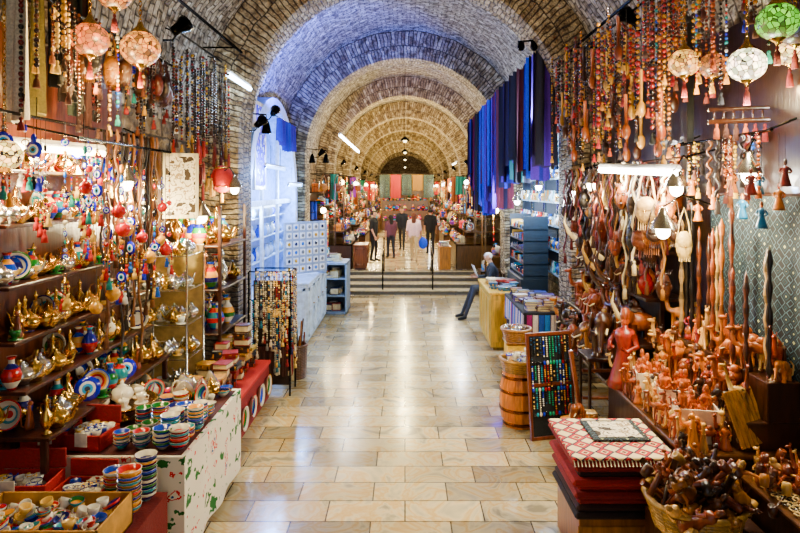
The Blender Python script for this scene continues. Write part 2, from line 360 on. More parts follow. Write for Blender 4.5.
def mask(b,M,c,h=.35):
    M=M@T(s=h/.35)
    ell(b,M,(0,0,0),(.08,.035,.16),c,'wood',12,9); ell(b,M,(0,-.045,-.01),(.014,.02,.045),sc(c,1.2),'wood',8,5)
    for s_ in(-1,1):
        ell(b,M,(.033*s_,-.033,.035),(.018,.008,.009),H('0a0605'),'wood',8,4); tb(b,M,[(.01*s_,-.04,.06),(.035*s_,-.038,.072),(.06*s_,-.025,.06)],.007,sc(c,.6),'wood',5)
        ell(b,M,(.082*s_,0,.0),(.012,.014,.035),c,'wood',6,4)
    ell(b,M,(0,-.036,-.075),(.028,.012,.012),H('5a1208'),'wood',8,4)
    for k in range(-3,4): tb(b,M,[(k*.02,0,.14),(k*.032,0,.2)],[.01,.003],sc(c,.5),'wood',5)
def pipe(b,M,c):
    tb(b,M,[(0,0,0),(.06,0,.01),(.12,0,.0),(.16,0,-.02)],[.005,.007,.01,.014],c); b.add(lathe([(0,-.02),(.022,-.015),(.026,.02),(.022,.05),(.014,.05),(0,.02)],8),M@T(.17,0,-.01),sc(c,.8),'wood')
def bag(b,M,c,w=.25,h=.22):
    ell(b,M,(0,0,-.42),(w/2,.05,h/2),c,'leather',12,8); ell(b,M,(0,-.012,-.38),(w*.47,.05,h*.32),sc(c,.8),'leather',12,6)
    tb(b,M,[(-w*.42,0,-.38),(-w*.25,0,-.15),(0,0,0),(w*.25,0,-.15),(w*.42,0,-.38)],.01,sc(c,.7),'leather',4); ell(b,M,(0,-.062,-.43),(.012,.006,.012),GOLD,'metal',6,4)
    for k in range(-3,4): tb(b,M,[(k*w*.1,-.03,-.5),(k*w*.1,-.03,-.6)],.005,sc(c,.9),'leather',3)
def basket(b,M,r,h,c,flare=1.2):
    n=max(4,int(h/.025)); 
    for i in range(n):
        t=i/(n-1); rr=r*(1+(flare-1)*t)
        b.add(torus(rr,.015,18,5),M@T(0,0,.015+t*(h-.03),rz=i*.17),sc(c,U(.75,1.2)),'wood')
    for k in range(14):
        a=2*pi*k/14; tb(b,M,[(r*math.cos(a),r*math.sin(a),0),(r*flare*1.02*math.cos(a),r*flare*1.02*math.sin(a),h)],.009,sc(c,.8),'wood',4)
    b.add(torus(r*flare*1.03,.022,18,6),M@T(0,0,h),c,'wood'); b.add(lathe([(0,.01),(r*.98,.01),(r*.98,.02)],18),M,sc(c,.6),'wood')
def hangcloth(b,p0,p1,L,cols,amp=.03,folds=3,mat='cloth',nu=16,nv=8,ph=0,flare=0):
    p0=Vector(p0);p1=Vector(p1);d=(p1-p0);w=d.normalized();n=Vector((-w.y,w.x,0))
    V=[];F=[];G=[]
    for j in range(nv+1):
        t=j/nv
        for i in range(nu+1):
            s_=i/nu; sp=(s_-.5)*(1+flare*t)+.5
            o=amp*math.sin(s_*folds*2*pi+ph+t*.6)*(.45+.55*t)+amp*.4*math.sin(s_*folds*5+t*2+ph)
            V.append(tuple(p0+d*sp+n*o+Vector((0,0,-L*t+.01*math.sin(s_*9+ph)*t))))
    for j in range(nv):
        for i in range(nu):
            a=j*(nu+1)+i; F.append((a,a+1,a+nu+2,a+nu+1)); G.append(int(i*len(cols)/nu) if isinstance(cols,list) else 0)
    b.add((V,F,G),None,cols,mat)
LM=1.4
def light(x,y,z,e,c,r=.05,kind='POINT',name='bulb_or_fill_light',spot=None):
    l=bpy.data.lights.new(name,kind); l.energy=e*LM; l.color=c; l.shadow_soft_size=r
    if kind=='SPOT': l.spot_size=spot or 1.5; l.spot_blend=.7
    o=bpy.data.objects.new(name,l); o.location=(x,y,z)
    bpy.context.collection.objects.link(o); return o
WARM=(1,.66,.24);WARM2=(1,.8,.4);COOL=(.55,.76,1);WHT=(1,.95,.85)
def mosaic_lamp(x,y,z,r,c,ztop,k=3,e=18,lc=WARM,name='mosaic_lamp'):
    b=B(); c=sc(c,k)
    b.add(sph(18,12),T(x,y,z,s=(r,r,r*.92)),c,'mosaic')
    b.add(lathe([(r*.5,r*.8),(r*.42,r*.95),(r*.2,r*1.15),(r*.12,r*1.4),(0,r*1.45)],12),T(x,y,z),BRASS,'metal')
    b.add(lathe([(0,-r*1.25),(r*.06,-r*1.2),(r*.12,-r*1.05),(r*.4,-r*.86),(r*.38,-r*.8)],12),T(x,y,z),BRASS,'metal')
    tassel(b,T(x,y,z-r*1.2),.14,H('7a2018'))
    n=int((ztop-z-r*1.4)/.04)
    for i in range(n): b.add(torus(.014,.004,8,4),T(x,y,z+r*1.42+i*.04,rz=i*pi/2,rx=pi/2,s=(1,1.7,1)),BRASS,'metal')
    b.done(name)
    if e: light(x,y,z-r*1.6-.12,e,lc,.06)
def fluor(p0,p1,e,c,k=12,name='fluorescent_lamp',hang=.35,r=.018):
    b=B(); p0=Vector(p0);p1=Vector(p1); d=(p1-p0); n=d.normalized()
    up=Vector((0,0,.045))
    tb(b,I4,[p0+up,p1+up],.03,H('e0e0e0'),'paint',4)
    tb(b,I4,[p0,p1],r,sc(c,k),'glow',8)
    for q in(p0,p1): tb(b,I4,[q-n*.02,q+n*.02],.024,H('909090'),'metal',8)
    for q in (p0+d*.25,p0+d*.75): tb(b,I4,[q+up,q+up+Vector((0,0,hang))],.004,H('303030'),'metal',4)
    b.done(name)
    for t in(.25,.75):
        q=p0+d*t; light(q.x,q.y,q.z-.08,e/2,c,.08)
def cliplamp(x,y,z,dx,dy,e,c,name='clip_lamp',arm=.35):
    b=B(); 
    tb(b,I4,[(x+dx*arm,y+dy*arm,z+.18),(x+dx*arm*.4,y+dy*arm*.4,z+.26),(x,y,z+.16)],.008,H('181818'),'metal',5)
    b.add(lathe([(.1,-.02),(.085,.03),(.045,.09),(.025,.15),(0,.16)],14),T(x,y,z),H('e8e0d0'),'metal')
    b.add(lathe([(.098,-.018),(.08,.03),(.04,.085)],14),T(x,y,z),H('ffffff'),'paint')
    b.add(sph(10,7),T(x,y,z-.04,s=(.06,.06,.07)),sc(c,45),'glow'); b.done(name)
    light(x,y,z-.15,e,c,.04)
# ------------------------------------------------------------------ room shell
Y0,Y1=-3.0,62.0; WX=3.1; SP=3.8
def uvmesh(name,V,F,UV,mat,smooth=True):
    me=bpy.data.meshes.new(name); me.from_pydata(V,[],F); me.materials.append(MATS[mat])
    uv=me.uv_layers.new(name='UVMap')
    for p in me.polygons:
        p.use_smooth=smooth
        for l in p.loop_indices: uv.data[l].uv=UV[p.index][l-p.loop_start]
    o=bpy.data.objects.new(name,me); bpy.context.collection.objects.link(o); return o
def vault():
    n=36; m=int((Y1-Y0)/.5); V=[];F=[];UV=[]
    for j in range(m+1):
        y=Y0+(Y1-Y0)*j/m
        for i in range(n+1):
            a=pi*i/n; r=WX+.04*math.sin(i*1.7+j*.9)*math.sin(j*1.3) if 0<i<n else WX
            V.append((-r*math.cos(a),y,SP+r*math.sin(a)))
    for j in range(m):
        for i in range(n):
            a=j*(n+1)+i; F.append((a,a+1,a+n+2,a+n+1))
            u0,u1=WX*pi*i/n,WX*pi*(i+1)/n; v0=Y0+(Y1-Y0)*j/m;v1=Y0+(Y1-Y0)*(j+1)/m
            UV.append([(u0,v0),(u1,v0),(u1,v1),(u0,v1)])
    uvmesh('ceiling_vault',V,F,UV,'vault_brick')
vault()
def rib(y,th=.75,ri=2.5,ro=3.16,zs=3.7,z0=0.0):
    n=40; V=[];F=[];UV=[]
    pr=[(-ri,z0,-ro,z0,0)]
    L=zs-z0
    for i in range(n+1):
        a=pi*i/n; pr.append((-ri*math.cos(a),zs+ri*math.sin(a),-ro*math.cos(a),SP+ro*math.sin(a)-.02,L+ri*a))
    pr.append((ri,z0,ro,z0,2*L+ri*pi))
    for (xi,zi,xo,zo,l) in pr:
        V+= [(xo,y,zo),(xi,y,zi),(xi,y+th,zi),(xo,y+th,zo)]
    w=ro-ri
    for i in range(len(pr)-1):
        a=i*4;c=a+4; l0=pr[i][4];l1=pr[i+1][4]
        F.append((a,a+1,c+1,c));UV.append([(l0,w),(l0,0),(l1,0),(l1,w)])
        F.append((a+1,a+2,c+2,c+1));UV.append([(l0,0),(l0,th),(l1,th),(l1,0)])
        F.append((a+2,a+3,c+3,c+2));UV.append([(l0,0),(l0,w),(l1,w),(l1,0)])
    uvmesh('arch_rib',V,F,UV,'rib_brick',False)
for k,y in enumerate([9.0,15.0,21.0,27.0,33,39,45,51,57]): rib(y)
def wall(name,x):
    V=[(x,Y0,-.1),(x,Y1,-.1),(x,Y1,SP+.05),(x,Y0,SP+.05)]
    uvmesh(name,V,[(0,1,2,3)],[[(Y0,0),(Y1,0),(Y1,SP),(Y0,SP)]],'wall_stone')
wall('wall_left',-WX);wall('wall_right',WX)
uvmesh('wall_far',[(-3.2,Y1,0),(3.2,Y1,0),(3.2,Y1,7),(-3.2,Y1,7)],[(0,1,2,3)],[[(0,0),(6.4,0),(6.4,7),(0,7)]],'wall_stone')
def flat(name,x0,x1,y0,y1,z,mat):
    me=bpy.data.meshes.new(name); me.from_pydata([(x0,y0,z),(x1,y0,z),(x1,y1,z),(x0,y1,z)],[],[(0,1,2,3)]); me.materials.append(MATS[mat])
    o=bpy.data.objects.new(name,me); bpy.context.collection.objects.link(o)
flat('floor',-WX,WX,Y0,16.65,0,'marble_floor')
ST=16.6
flat('floor_upper',-WX,WX,ST+1.2,Y1,.5,'marble_floor')
b=B()
for i in range(4):
    z0,z1=.125*i,.125*(i+1)
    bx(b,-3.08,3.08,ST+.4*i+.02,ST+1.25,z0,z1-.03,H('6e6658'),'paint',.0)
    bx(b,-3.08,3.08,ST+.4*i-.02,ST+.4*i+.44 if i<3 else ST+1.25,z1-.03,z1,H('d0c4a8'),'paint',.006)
b.done('stone_steps')
for x in(-.62,.77):
    b=B(); K=H('141414')
    for y,z in((ST+.1,.125),(ST+1.15,.5)):
        tb(b,I4,[(x,y,z),(x,y,z+.95)],.022,K,'metal',8); ell(b,I4,(x,y,z+.97),(.03,.03,.03),K,'metal')
    for h in(.45,.9): tb(b,I4,[(x,ST-.1,.125+h-.04),(x,ST+.1,.125+h),(x,ST+1.15,.5+h),(x,ST+1.35,.5+h)],.018,K,'metal',8)
    b.done('stair_handrail')
# ------------------------------------------------------------------ LEFT near
def table(name,x0,x1,y0,y1,z,top,leg,cloth=None,cmat='cloth',skirt=.5):
    b=B(); bx(b,x0,x1,y0,y1,z-.04,z,top,'wood',.006)
    for x in(x0+.06,x1-.06):
        for y in(y0+.06,y1-.06): bx(b,x-.03,x+.03,y-.03,y+.03,0,z-.04,leg,'wood',.004)
    bx(b,x0+.03,x1-.03,y0+.04,y0+.06,z-.16,z-.04,leg,'wood',0)
    if cloth is not None:
        e=.015
        bx(b,x0-e,x1+e,y0-e,y1+e,z,z+.008,cloth,cmat,0)
        sx=x1+e if x0<0 else x0-e
        hangcloth(b,(sx,y0-e,z+.004),(sx,y1+e,z+.004),skirt,cloth,.012,3,cmat,30,6)
        hangcloth(b,(x0-e,y0-e,z+.004),(x1+e,y0-e,z+.004),skirt,cloth,.012,3,cmat,30,6)
    return b.done(name)
table('display_table',-3.05,-1.8,3.4,4.5,.62,H('5a3418'),H('3a2010'),H('7a1c18'),'cloth',.55)
table('display_table',-3.05,-1.7,4.6,6.15,.85,H('5a3418'),H('3a2010'),H('efe8d8'),'floralprint',.8)
b=B(); bx(b,-2.95,-1.72,4.62,6.1,.859,.863,H('5a1c16'),'cloth',0); b.done('red_table_runner')
b=B(); cb=H('d0a868',1.2)
x0,x1,y0,y1,z0,z1=-2.75,-1.86,3.62,4.1,.63,.84
for a in((x0,x1,y0,y0+.012),(x0,x1,y1-.012,y1),(x0,x0+.012,y0,y1),(x1-.012,x1,y0,y1)): bx(b,*a,z0,z1,cb,'paint',0)
bx(b,x0,x1,y0,y1,z0,z0+.012,cb,'paint',0); bx(b,x0,x1,y0-.13,y0,z1-.06,z1-.05,sc(cb,1.15),'paint',0)
for k in range(80): M=T(U(x0+.08,x1-.08),U(y0+.08,y1-.08),U(.68,.8),rz=U(0,6),rx=U(-.6,.6)); R.choice([lambda:cup(b,M,R.choice([SILV,H('f0ece2'),H('b02820'),GOLD])),lambda:bowl(b,M,.06),lambda:bowl(b,M,.05)])()
b.done('cardboard_box_of_cups')
def redbox(x,y,z,w,d,h,rz=0):
    b=B(); M=T(x,y,z,rz=rz); c=H('b01812')
    bx(b,-w/2,w/2,-d/2,d/2,0,.012,c,'cloth',0,M)
    for a in((-w/2,w/2,-d/2,-d/2+.015),(-w/2,w/2,d/2-.015,d/2),(-w/2,-w/2+.015,-d/2,d/2),(w/2-.015,w/2,-d/2,d/2)): bx(b,*a,0,h,c,'cloth',.003,M)
    bx(b,-w/2,w/2,d/2,d/2+.02,h,h+d*.5,sc(c,.8),'cloth',.004,M)
    bx(b,-w/2+.02,w/2-.02,-d/2+.02,d/2-.02,h*.5,h*.55,H('e8d8b8'),'cloth',.0,M)
    for k in range(22): cup(b,M@T(U(-w*.38,w*.38),U(-d*.38,d*.38),h*.56,rz=U(0,6)),R.choice([H('f0ece2'),H('2050a0'),SILV,GOLD]))
    bx(b,-.05,.05,-d/2-.01,-d/2-.005,h*.3,h*1.2,H('f4f0e6'),'paint',0,M)
    b.done('gift_box')
redbox(-2.75,4.28,.63,.5,.28,.22,.05); redbox(-2.3,4.3,.63,.36,.25,.16,-.05)
redbox(-2.85,4.85,.87,.36,.3,.12,.2); redbox(-2.5,4.8,.87,.3,.28,.12,-.1)
b=B()
for (x,y,n,r) in((-1.93,4.2,8,.085),(-2.08,4.0+.3,7,.08),(-1.9,4.4,9,.08),(-2.02,4.43,6,.075)): bowlstack(b,T(x,y,.63),n,r)
b.done('ceramic_bowl_stack')
b=B()
for k in range(22): bowlstack(b,T(-2.22+.15*(k%4)+U(-.02,.02),4.72+.17*(k//4),.87),R.randint(2,6),U(.06,.08))
b.done('ceramic_bowl_stack')
b=B(); M=T(-2.5,5.3,.87)
b.add(lathe([(0,.14),(.1,.14),(.03,.1),(.03,.03),(.12,0),(0,0)],14),M,BRASS,'metal')
b.add(lathe([(0,.14),(.26,.14),(.3,.17),(.29,.175),(.25,.15),(0,.15)],24),M,BRASS,'metal')
for k in range(6):
    a=k*pi/3; cup(b,M@T(.17*math.cos(a),.17*math.sin(a),.15,rz=a,s=1.1))
teapot(b,M@T(0,0,.15,rz=2,s=1.1),H('f0ece2'),'gloss'); b.done('tea_tray')
b=B()
for k in range(50): M=T(U(-2.9,-1.78),U(5.6,6.1),.87,rz=U(0,6)); R.choice([lambda:cup(b,M,R.choice(CER)),lambda:teapot(b,M,R.choice([SILV,GOLD,BRASS])),lambda:bowl(b,M,.07),lambda:plate(b,M@T(0,0,.1,rx=1.2),.1)])()
b.done('tea_set')
# stepped shelf left wall
b=B(); wd=H('4a2a14')
SH=((-3.08,-2.55,1.12),(-3.08,-2.72,1.45),(-3.08,-2.8,1.8),(-3.08,-2.84,2.2),(-3.08,-2.86,2.65),(-3.08,-2.86,3.05))
for (x0,x1,z) in SH: bx(b,x0,x1,4.3,6.5,z-.03,z,wd,'wood')
for y in(4.32,6.48): bx(b,-2.62,-2.57,y-.02,y+.02,.86,1.1,wd,'wood'); bx(b,-3.08,-3.03,y-.02,y+.02,.86,3.1,wd,'wood')
bx(b,-3.09,-3.07,3.6,6.5,.0,4.5,H('6a4418'),'wood',0)
for (x0,x1,z) in SH:
    for k in range(52 if z<1.3 else 42):
        M=T(U(x0+.08,x1-.05),U(4.36,6.4),z,rz=U(-2,1)); t=R.random()
        if t<.3: teapot(b,M,R.choice([SILV,GOLD,BRASS,GOLD]))
        elif t<.48: vase(b,M@T(s=.7),[R.choice(CER+[H('a83018'),GOLD]) for _ in range(6)])
        elif t<.54: plate(b,M@T(0,0,.12,rz=pi/3,rx=1.3),.11)
        elif t<.66: cup(b,M,R.choice(CER))
        elif t<.85: ewer(b,M@T(s=.6),R.choice([GOLD,BRASS,GOLD]))
        else: cat(b,M,R.choice(WD+[H('a02818')]),.22)
b.done('souvenir_shelf')
b=B()
for (x,y,z,r) in((-2.62,4.95,1.26,.1),(-2.58,5.55,1.25,.09)): eye(b,T(x,y,z,rz=.5,rx=1.35),r)
b.done('evil_eye_ornament')
def rod(x,y0,y1,z,name='hanging_rail'):
    b=B(); tb(b,I4,[(x,y0,z),(x,y1,z)],.014,H('2a2a2a'),'metal',6)
    sx=-1 if x<0 else 1
    for y in(y0+.1,y1-.1): tb(b,I4,[(x,y,z),(sx*3.05,y,z+.12)],.01,H('2a2a2a'),'metal',5)
    b.done(name)
rod(-2.72,4.2,7.0,4.35);rod(-2.8,4.1,6.6,3.45);rod(-2.5,4.6,6.4,3.3)
b=B()
for k in range(18): charm(b,-2.8+U(-.08,.12),4.15+U(0,2.3),3.44,U(.2,1.4),U(.035,.08))
b.done('evil_eye_charms')
b=B()
for k in range(11): charm(b,-2.5+U(-.1,.08),4.65+U(0,1.7),3.29,U(.35,1.3),U(.03,.065))
for k in range(11): z=U(1.9,3.0);y=4.65+k*.16; x=-2.45+U(-.15,.1); tb(b,I4,[(x,y,3.3),(x,y,z)],.003,H('303030'),'cloth',3); pome(b,T(x,y,z),U(.045,.075),R.choice([H('b3201c'),H('c82818'),H('d8b048')]))
b.done('hanging_pomegranate_charms')
b=B()
for k in range(26):
    x,y=-2.65+U(-.08,.1),5.7+U(-.4,.6); L=U(.8,2.1); c=R.choice([HW('2a1a0c'),HW('4a2c14'),HW('6a4420'),HW('1a100a'),HW('8a6020')])
    tb(b,I4,[(x+.015*math.sin(i*1.3),y+.015*math.cos(i*1.1),3.44-L*i/12) for i in range(13)],[.01+.005*(i%2) for i in range(13)],c,'leather',5); tassel(b,T(x,y,3.44-L),.14,c)
b.done('braided_leather_cords')
b=B()
for k in range(44):
    x,y=-2.72+U(-.16,.16),4.25+k*.063; strand(b,x,y,4.34,U(.3,.95),U(.012,.028),R.choice([BE,[HW('401c08'),HW('7a4a18')],[HW('c09a50'),HW('402810')],[H('101018'),H('7a1a1a')],[GOLD,HW('5a3010')],[HW('201410'),HW('503018')]]),True)
b.done('bead_strands')
b=B()
for k in range(18):
    bag(b,T(-2.65+U(-.15,.12),4.9+k*.12,4.32,rz=U(-.6,.6),s=.8),R.choice([HW('3a200c'),HW('6a3014'),HW('4a3014'),HW('9a7034'),HW('1c1410')]),.18,.3)
b.done('hanging_leather_pouches')
b=B()
hangcloth(b,(-3.02,4.55,4.9),(-2.72,4.3,4.9),1.5,h1('efe6cc'),.04,2.5); hangcloth(b,(-3.02,4.85,4.9),(-2.85,4.75,4.9),1.4,H('8a8460'),.04,2)
b.done('hanging_curtain')
b=B(); 
for k in range(4): hangcloth(b,(-2.96,4.95+.14*k,4.85),(-2.78,4.9+.14*k,4.85),1.1+.1*k,[H('1c1a1e'),H('3c2a20'),H('26302a'),H('402020')][k],.03,2)
b.done('hanging_garments')
mosaic_lamp(-2.6,4.95,4.14,.15,(1,.16,.015),4.9,2.6,45)
mosaic_lamp(-2.36,5.35,4.16,.17,(1,.3,.03),4.9,2.8,45)
mosaic_lamp(-2.3,4.75,4.45,.13,(1,.22,.02),4.9,2.4,20)
mosaic_lamp(-2.84,4.25,3.15,.12,(1,.6,.16),4.3,6,20,WARM2)
b=B()
for s_ in(-1,1):
    tb(b,I4,[(s_*2.4,3.6,4.92),(s_*2.4,8.8,4.92)],.02,H('202020'),'metal',6)
    for y in(4,6.2,8.5): tb(b,I4,[(s_*2.4,y,4.92),(s_*2.86,y,4.92)],.014,H('202020'),'metal',5)
    for y in(4.3,4.6,4.95,5.35): tb(b,I4,[(s_*2.3,y,4.91),(s_*2.88,y,4.91)],.01,H('202020'),'metal',5)
b.done('lamp_hanging_frame')
fluor((-2.9,4.4,3.22),(-2.66,5.3,3.22),90,WARM2,60,r=.024)
cliplamp(-2.6,5.6,3.0,-.4,0,60,WARM2)
# glass display shelf
b=B(); X0,X1,YA,YB=-3.0,-2.4,6.6,7.15
bx(b,X0,X1,YA,YB,0,.6,H('3a2010'),'wood')
bx(b,X0,X1,YB+.0,YB+.02,.6,2.25,H('c8b088'),'paint',0)
for x in(X0,X1):
    for y in(YA,YB): tb(b,I4,[(x,y,.6),(x,y,2.25)],.012,SILV,'metal',6)
for i in range(5):
    z=.65+i*.38
    bx(b,X0,X1,YA,YB,z-.008,z,H('c8dcd8'),'glass',0); 
    for q in(((X0,YA,z),(X1,YA,z)),((X1,YA,z),(X1,YB,z))): tb(b,I4,q,.006,SILV,'metal',4)
    for k in range(18):
        M=T(U(X0+.08,X1-.08),U(YA+.06,YB-.06),z,rz=U(0,6)); t=R.random(); c=R.choice([SILV,SILV,SILV,GOLD])
        if t<.5: teapot(b,M,c)
        elif t<.8: cup(b,M,c)
        else: bowl(b,M,.07,[c]*6)
b.done('glass_display_shelf')
cliplamp(-2.75,6.45,2.75,-.3,.1,90,WARM2); cliplamp(-2.5,7.4,2.6,-.6,.1,75,WARM2)
b=B(); M=T(-2.62,7.0,2.95,rz=.45)
for a in((-.2,.2,.34,.38),(-.2,.2,-.38,-.34),(-.2,-.165,-.38,.38),(.165,.2,-.38,.38)): bx(b,a[0],a[1],-.02,.02,a[2],a[3],H('f4ecd4'),'wood',.004,M)
bx(b,-.17,.17,-.005,.01,-.35,.35,H('d8c8a8'),'picture',0,M); tb(b,M,[(-.15,0,.38),(0,0,.9),(.15,0,.38)],.003,H('303030'),'metal',3)
b.done('framed_picture')
b=B()
for k in range(34):
    x,y=-2.75+U(-.15,.2),7.4+U(0,1.4); strand(b,x,y,4.6+U(-.2,.2),U(.7,1.5),.02,R.choice([[H('802018'),HW('402a10'),HW('c09a40'),H('202020')],[HW('201410'),HW('503018')]]),True)
    tassel(b,T(x,y,U(2.9,3.6)),.25,R.choice([H('6a1a14'),H('902a1c'),HW('8a6a30')]))
rod(-2.72,7.2,8.9,4.8); b.done('tassel_strands')
b=B(); ell(b,I4,(-2.5,8.2,3.05),(.16,.16,.19),H('a81c14'),'cloth'); tb(b,I4,[(-2.5,8.2,3.2),(-2.5,8.2,4.8)],.004,H('202020'),'cloth',3); tassel(b,T(-2.5,8.2,2.88),.15,H('c8a040'))
b.add(torus(.1,.012),T(-2.5,8.2,3.2),GOLD,'metal'); b.add(torus(.13,.01),T(-2.5,8.2,2.95),GOLD,'metal'); b.done('paper_lantern')
b=B(); bx(b,-2.4,-1.88,6.3,8.3,.03,.52,H('8c1410'),'cloth',.01); bx(b,-2.42,-1.86,6.28,8.32,.5,.55,H('b01a14'),'cloth',.01); bx(b,-2.38,-1.92,6.34,8.26,0,.05,H('202020'),'paint',0)
for k in range(5): plate(b,T(-1.876,6.5+k*.4,.27,ry=pi/2),.14)
plate(b,T(-2.14,6.295,.27,rx=pi/2),.14)
b.done('red_display_plinth')
b=B()
for (x,y) in[(-2.3+.19*(i%2),6.42+(i//2)*.27) for i in range(14)]:
    z=.55
    for k in range(R.randint(3,7)):
        h=U(.05,.1); c=R.choice([HW('6a4420'),H('8a2418'),HW('b89050'),H('303848'),HW('c8b070'),HW('4a3018')])
        (book if R.random()<.4 else casket)(b,T(x+U(-.02,.02),y,z,rz=U(-.3,.3)),U(.16,.2),U(.15,.2),h,c); z+=h+.002
b.done('souvenir_box_stack')
b=B()
for z in(1.1,1.65,2.2): bx(b,-3.05,-2.3,7.5,8.7,z-.03,z,wd,'wood')
bx(b,-3.07,-3.05,7.4,8.9,0,3.4,HW('6a4c28'),'wood',0)
for y in(7.52,8.68):
    for x in(-3.03,-2.32): bx(b,x-.02,x+.02,y-.02,y+.02,0,2.7,wd,'wood')
for z in(1.1,1.65,2.2):
    for k in range(22): M=T(U(-2.95,-2.4),U(7.6,8.6),z,rz=U(0,6)); R.choice([lambda:ewer(b,M,R.choice([BRASS,GOLD,SILV,COPP])),lambda:teapot(b,M@T(s=1.3),GOLD),lambda:vase(b,M,[R.choice(CER) for _ in range(6)])])()
b.done('brassware_shelf')
cliplamp(-2.3,8.1,2.95,-.5,0,85,WARM2)
# necklace rack
b=B(); X0,X1,YA,YB=-2.2,-1.62,8.45,8.85
for x in(X0,X1): 
    for y in(YA,YB): tb(b,I4,[(x,y,0),(x,y,1.75)],.014,H('202020'),'metal',6)
for z in(1.75,1.35,.7): 
    for q in(((X0,YA,z),(X1,YA,z)),((X1,YA,z),(X1,YB,z)),((X0,YB,z),(X1,YB,z))): tb(b,I4,q,.01,H('202020'),'metal',5)
bx(b,X0+.02,X1-.02,8.62,8.66,.1,1.6,H('3c2c24'),'cloth',.004)
for k in range(70):
    t=R.random(); x,y=(U(X0,X1),YA-.02) if t<.6 else (X1+.02,U(YA,YB))
    strand(b,x,y,R.choice([1.74,1.34]),U(.4,1.0),.016,R.choice([[GOLD,HW('5a3a12')],[H('c8c0b0'),H('888888')],[H('8a1a1a'),GOLD],[H('1a7a90'),H('203060')],[H('e8e0d0'),H('b0a890')]]))
for k in range(8): hangcloth(b,(X1-.02,YA+.05*k,.9),(X1-.02,YA+.05*k+.05,.9),U(.5,.8),R.choice([H('b0a890'),H('4a2a20'),H('8a1c1c'),H('d8d0c0')]),.02,2,nu=6)
for k in range(6): hangcloth(b,(X0+.09*k,YA-.01,.7),(X0+.09*k+.08,YA-.01,.7),U(.4,.6),R.choice([H('c8c0b0'),H('4a2a20'),H('8a1c1c'),H('d8d0c0'),H('305080')]),.012,2,nu=6)
b.done('necklace_rack')
b=B(); basket(b,T(-1.7,9.3,0),.16,.5,HW('6a4824'),1.1)
for k in range(12): tb(b,T(-1.7+U(-.1,.1),9.3+U(-.1,.1),.1),[(0,0,0),(U(-.1,.1),U(-.1,.1),U(.5,.8))],.012,R.choice(WD),'wood')
b.done('cane_basket')
# ------------------------------------------------------------------ left shop window
WB=H('dfe8f2')
def archshape(y0,y1,z0,zs,n=16,grow=0):
    r=(y1-y0)/2+grow; c=(y0+y1)/2; P=[(c-r,z0)]
    for i in range(n+1):
        a=pi-pi*i/n; P.append((c+r*math.cos(a),zs+r*.9*math.sin(a)))
    P.append((c+r,z0)); return P
b=B(); ya,yb,zz=10.0,14.6,2.7
inn=archshape(ya+.25,yb-.25,1.0,zz);out_=archshape(ya,yb,1.0,zz)
xf,xb=-2.62,-3.08
V=[];F=[]
for (yi,zi),(yo,zo) in zip(inn,out_): V+=[(xf,yi,zi),(xf,yo,zo),(xb,yi,zi),(xb,yo,zo)]
for i in range(len(inn)-1):
    a=i*4;c=a+4; F+=[(a,a+1,c+1,c),(a,c,c+2,a+2),(a+1,a+3,c+3,c+1)]
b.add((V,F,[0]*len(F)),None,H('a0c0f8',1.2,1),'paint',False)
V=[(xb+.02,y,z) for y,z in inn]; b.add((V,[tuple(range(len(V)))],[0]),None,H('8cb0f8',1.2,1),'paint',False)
for y in(ya+.2+1.4,yb-.2-1.4): bx(b,-2.8,-2.74,y-.05,y+.05,1.0,4.4,H('e8f0fa'),'paint')
for z in(1.0,2.65): bx(b,-2.8,-2.72,ya+.2,yb-.2,z-.05,z+.05,H('e8f0fa'),'paint')
for z in(1.5,1.95,2.35): 
    bx(b,-3.05,-2.85,ya+.3,yb-.3,z-.02,z,WB,'paint')
    for k in range(30): vase(b,T(-2.95+U(-.04,.04),U(ya+.4,yb-.4),z,s=.75),R.choice([H('e8f0fa'),SILV,H('a8c8f0'),H('3050b0')]))
bx(b,-3.05,-2.62,ya,yb,.0,.98,WB,'paint')
b.done('window_1')
b=B(); M=T(-2.66,10.95,3.7)
bx(b,-.03,.03,-.42,.42,-.8,.8,H('e8e0d0'),'wood',.01,M); bx(b,.03,.035,-.34,.34,-.72,.72,H('2040a8'),'bluepaint',0,M); b.done('painted_panel')
b=B(); 
for k in range(6): hangcloth(b,(-2.56,12.0+k*.3,4.35),(-2.5,12.2+k*.3,4.35),U(.4,.8),R.choice([H('1c2cac'),H('4c2a9c'),H('1a5abc')]),.03,2)
tb(b,I4,[(-2.54,11.8,4.36),(-2.54,14.0,4.36)],.012,H('303030'),'metal'); b.done('hanging_scarves')
BL=(.16,.38,1)
fluor((-2.4,10.3,3.3),(-2.4,12.0,3.3),230,BL,14); fluor((-2.45,12.6,3.0),(-2.45,14.2,3.0),230,(.22,.48,1),14)
fluor((-2.9,10.4,2.55),(-2.9,14.0,2.55),150,(.36,.62,1),14,hang=.1)
fluor((-2.3,7.8,4.4),(-2.3,8.9,4.4),40,COOL,40,hang=.45,r=.03)
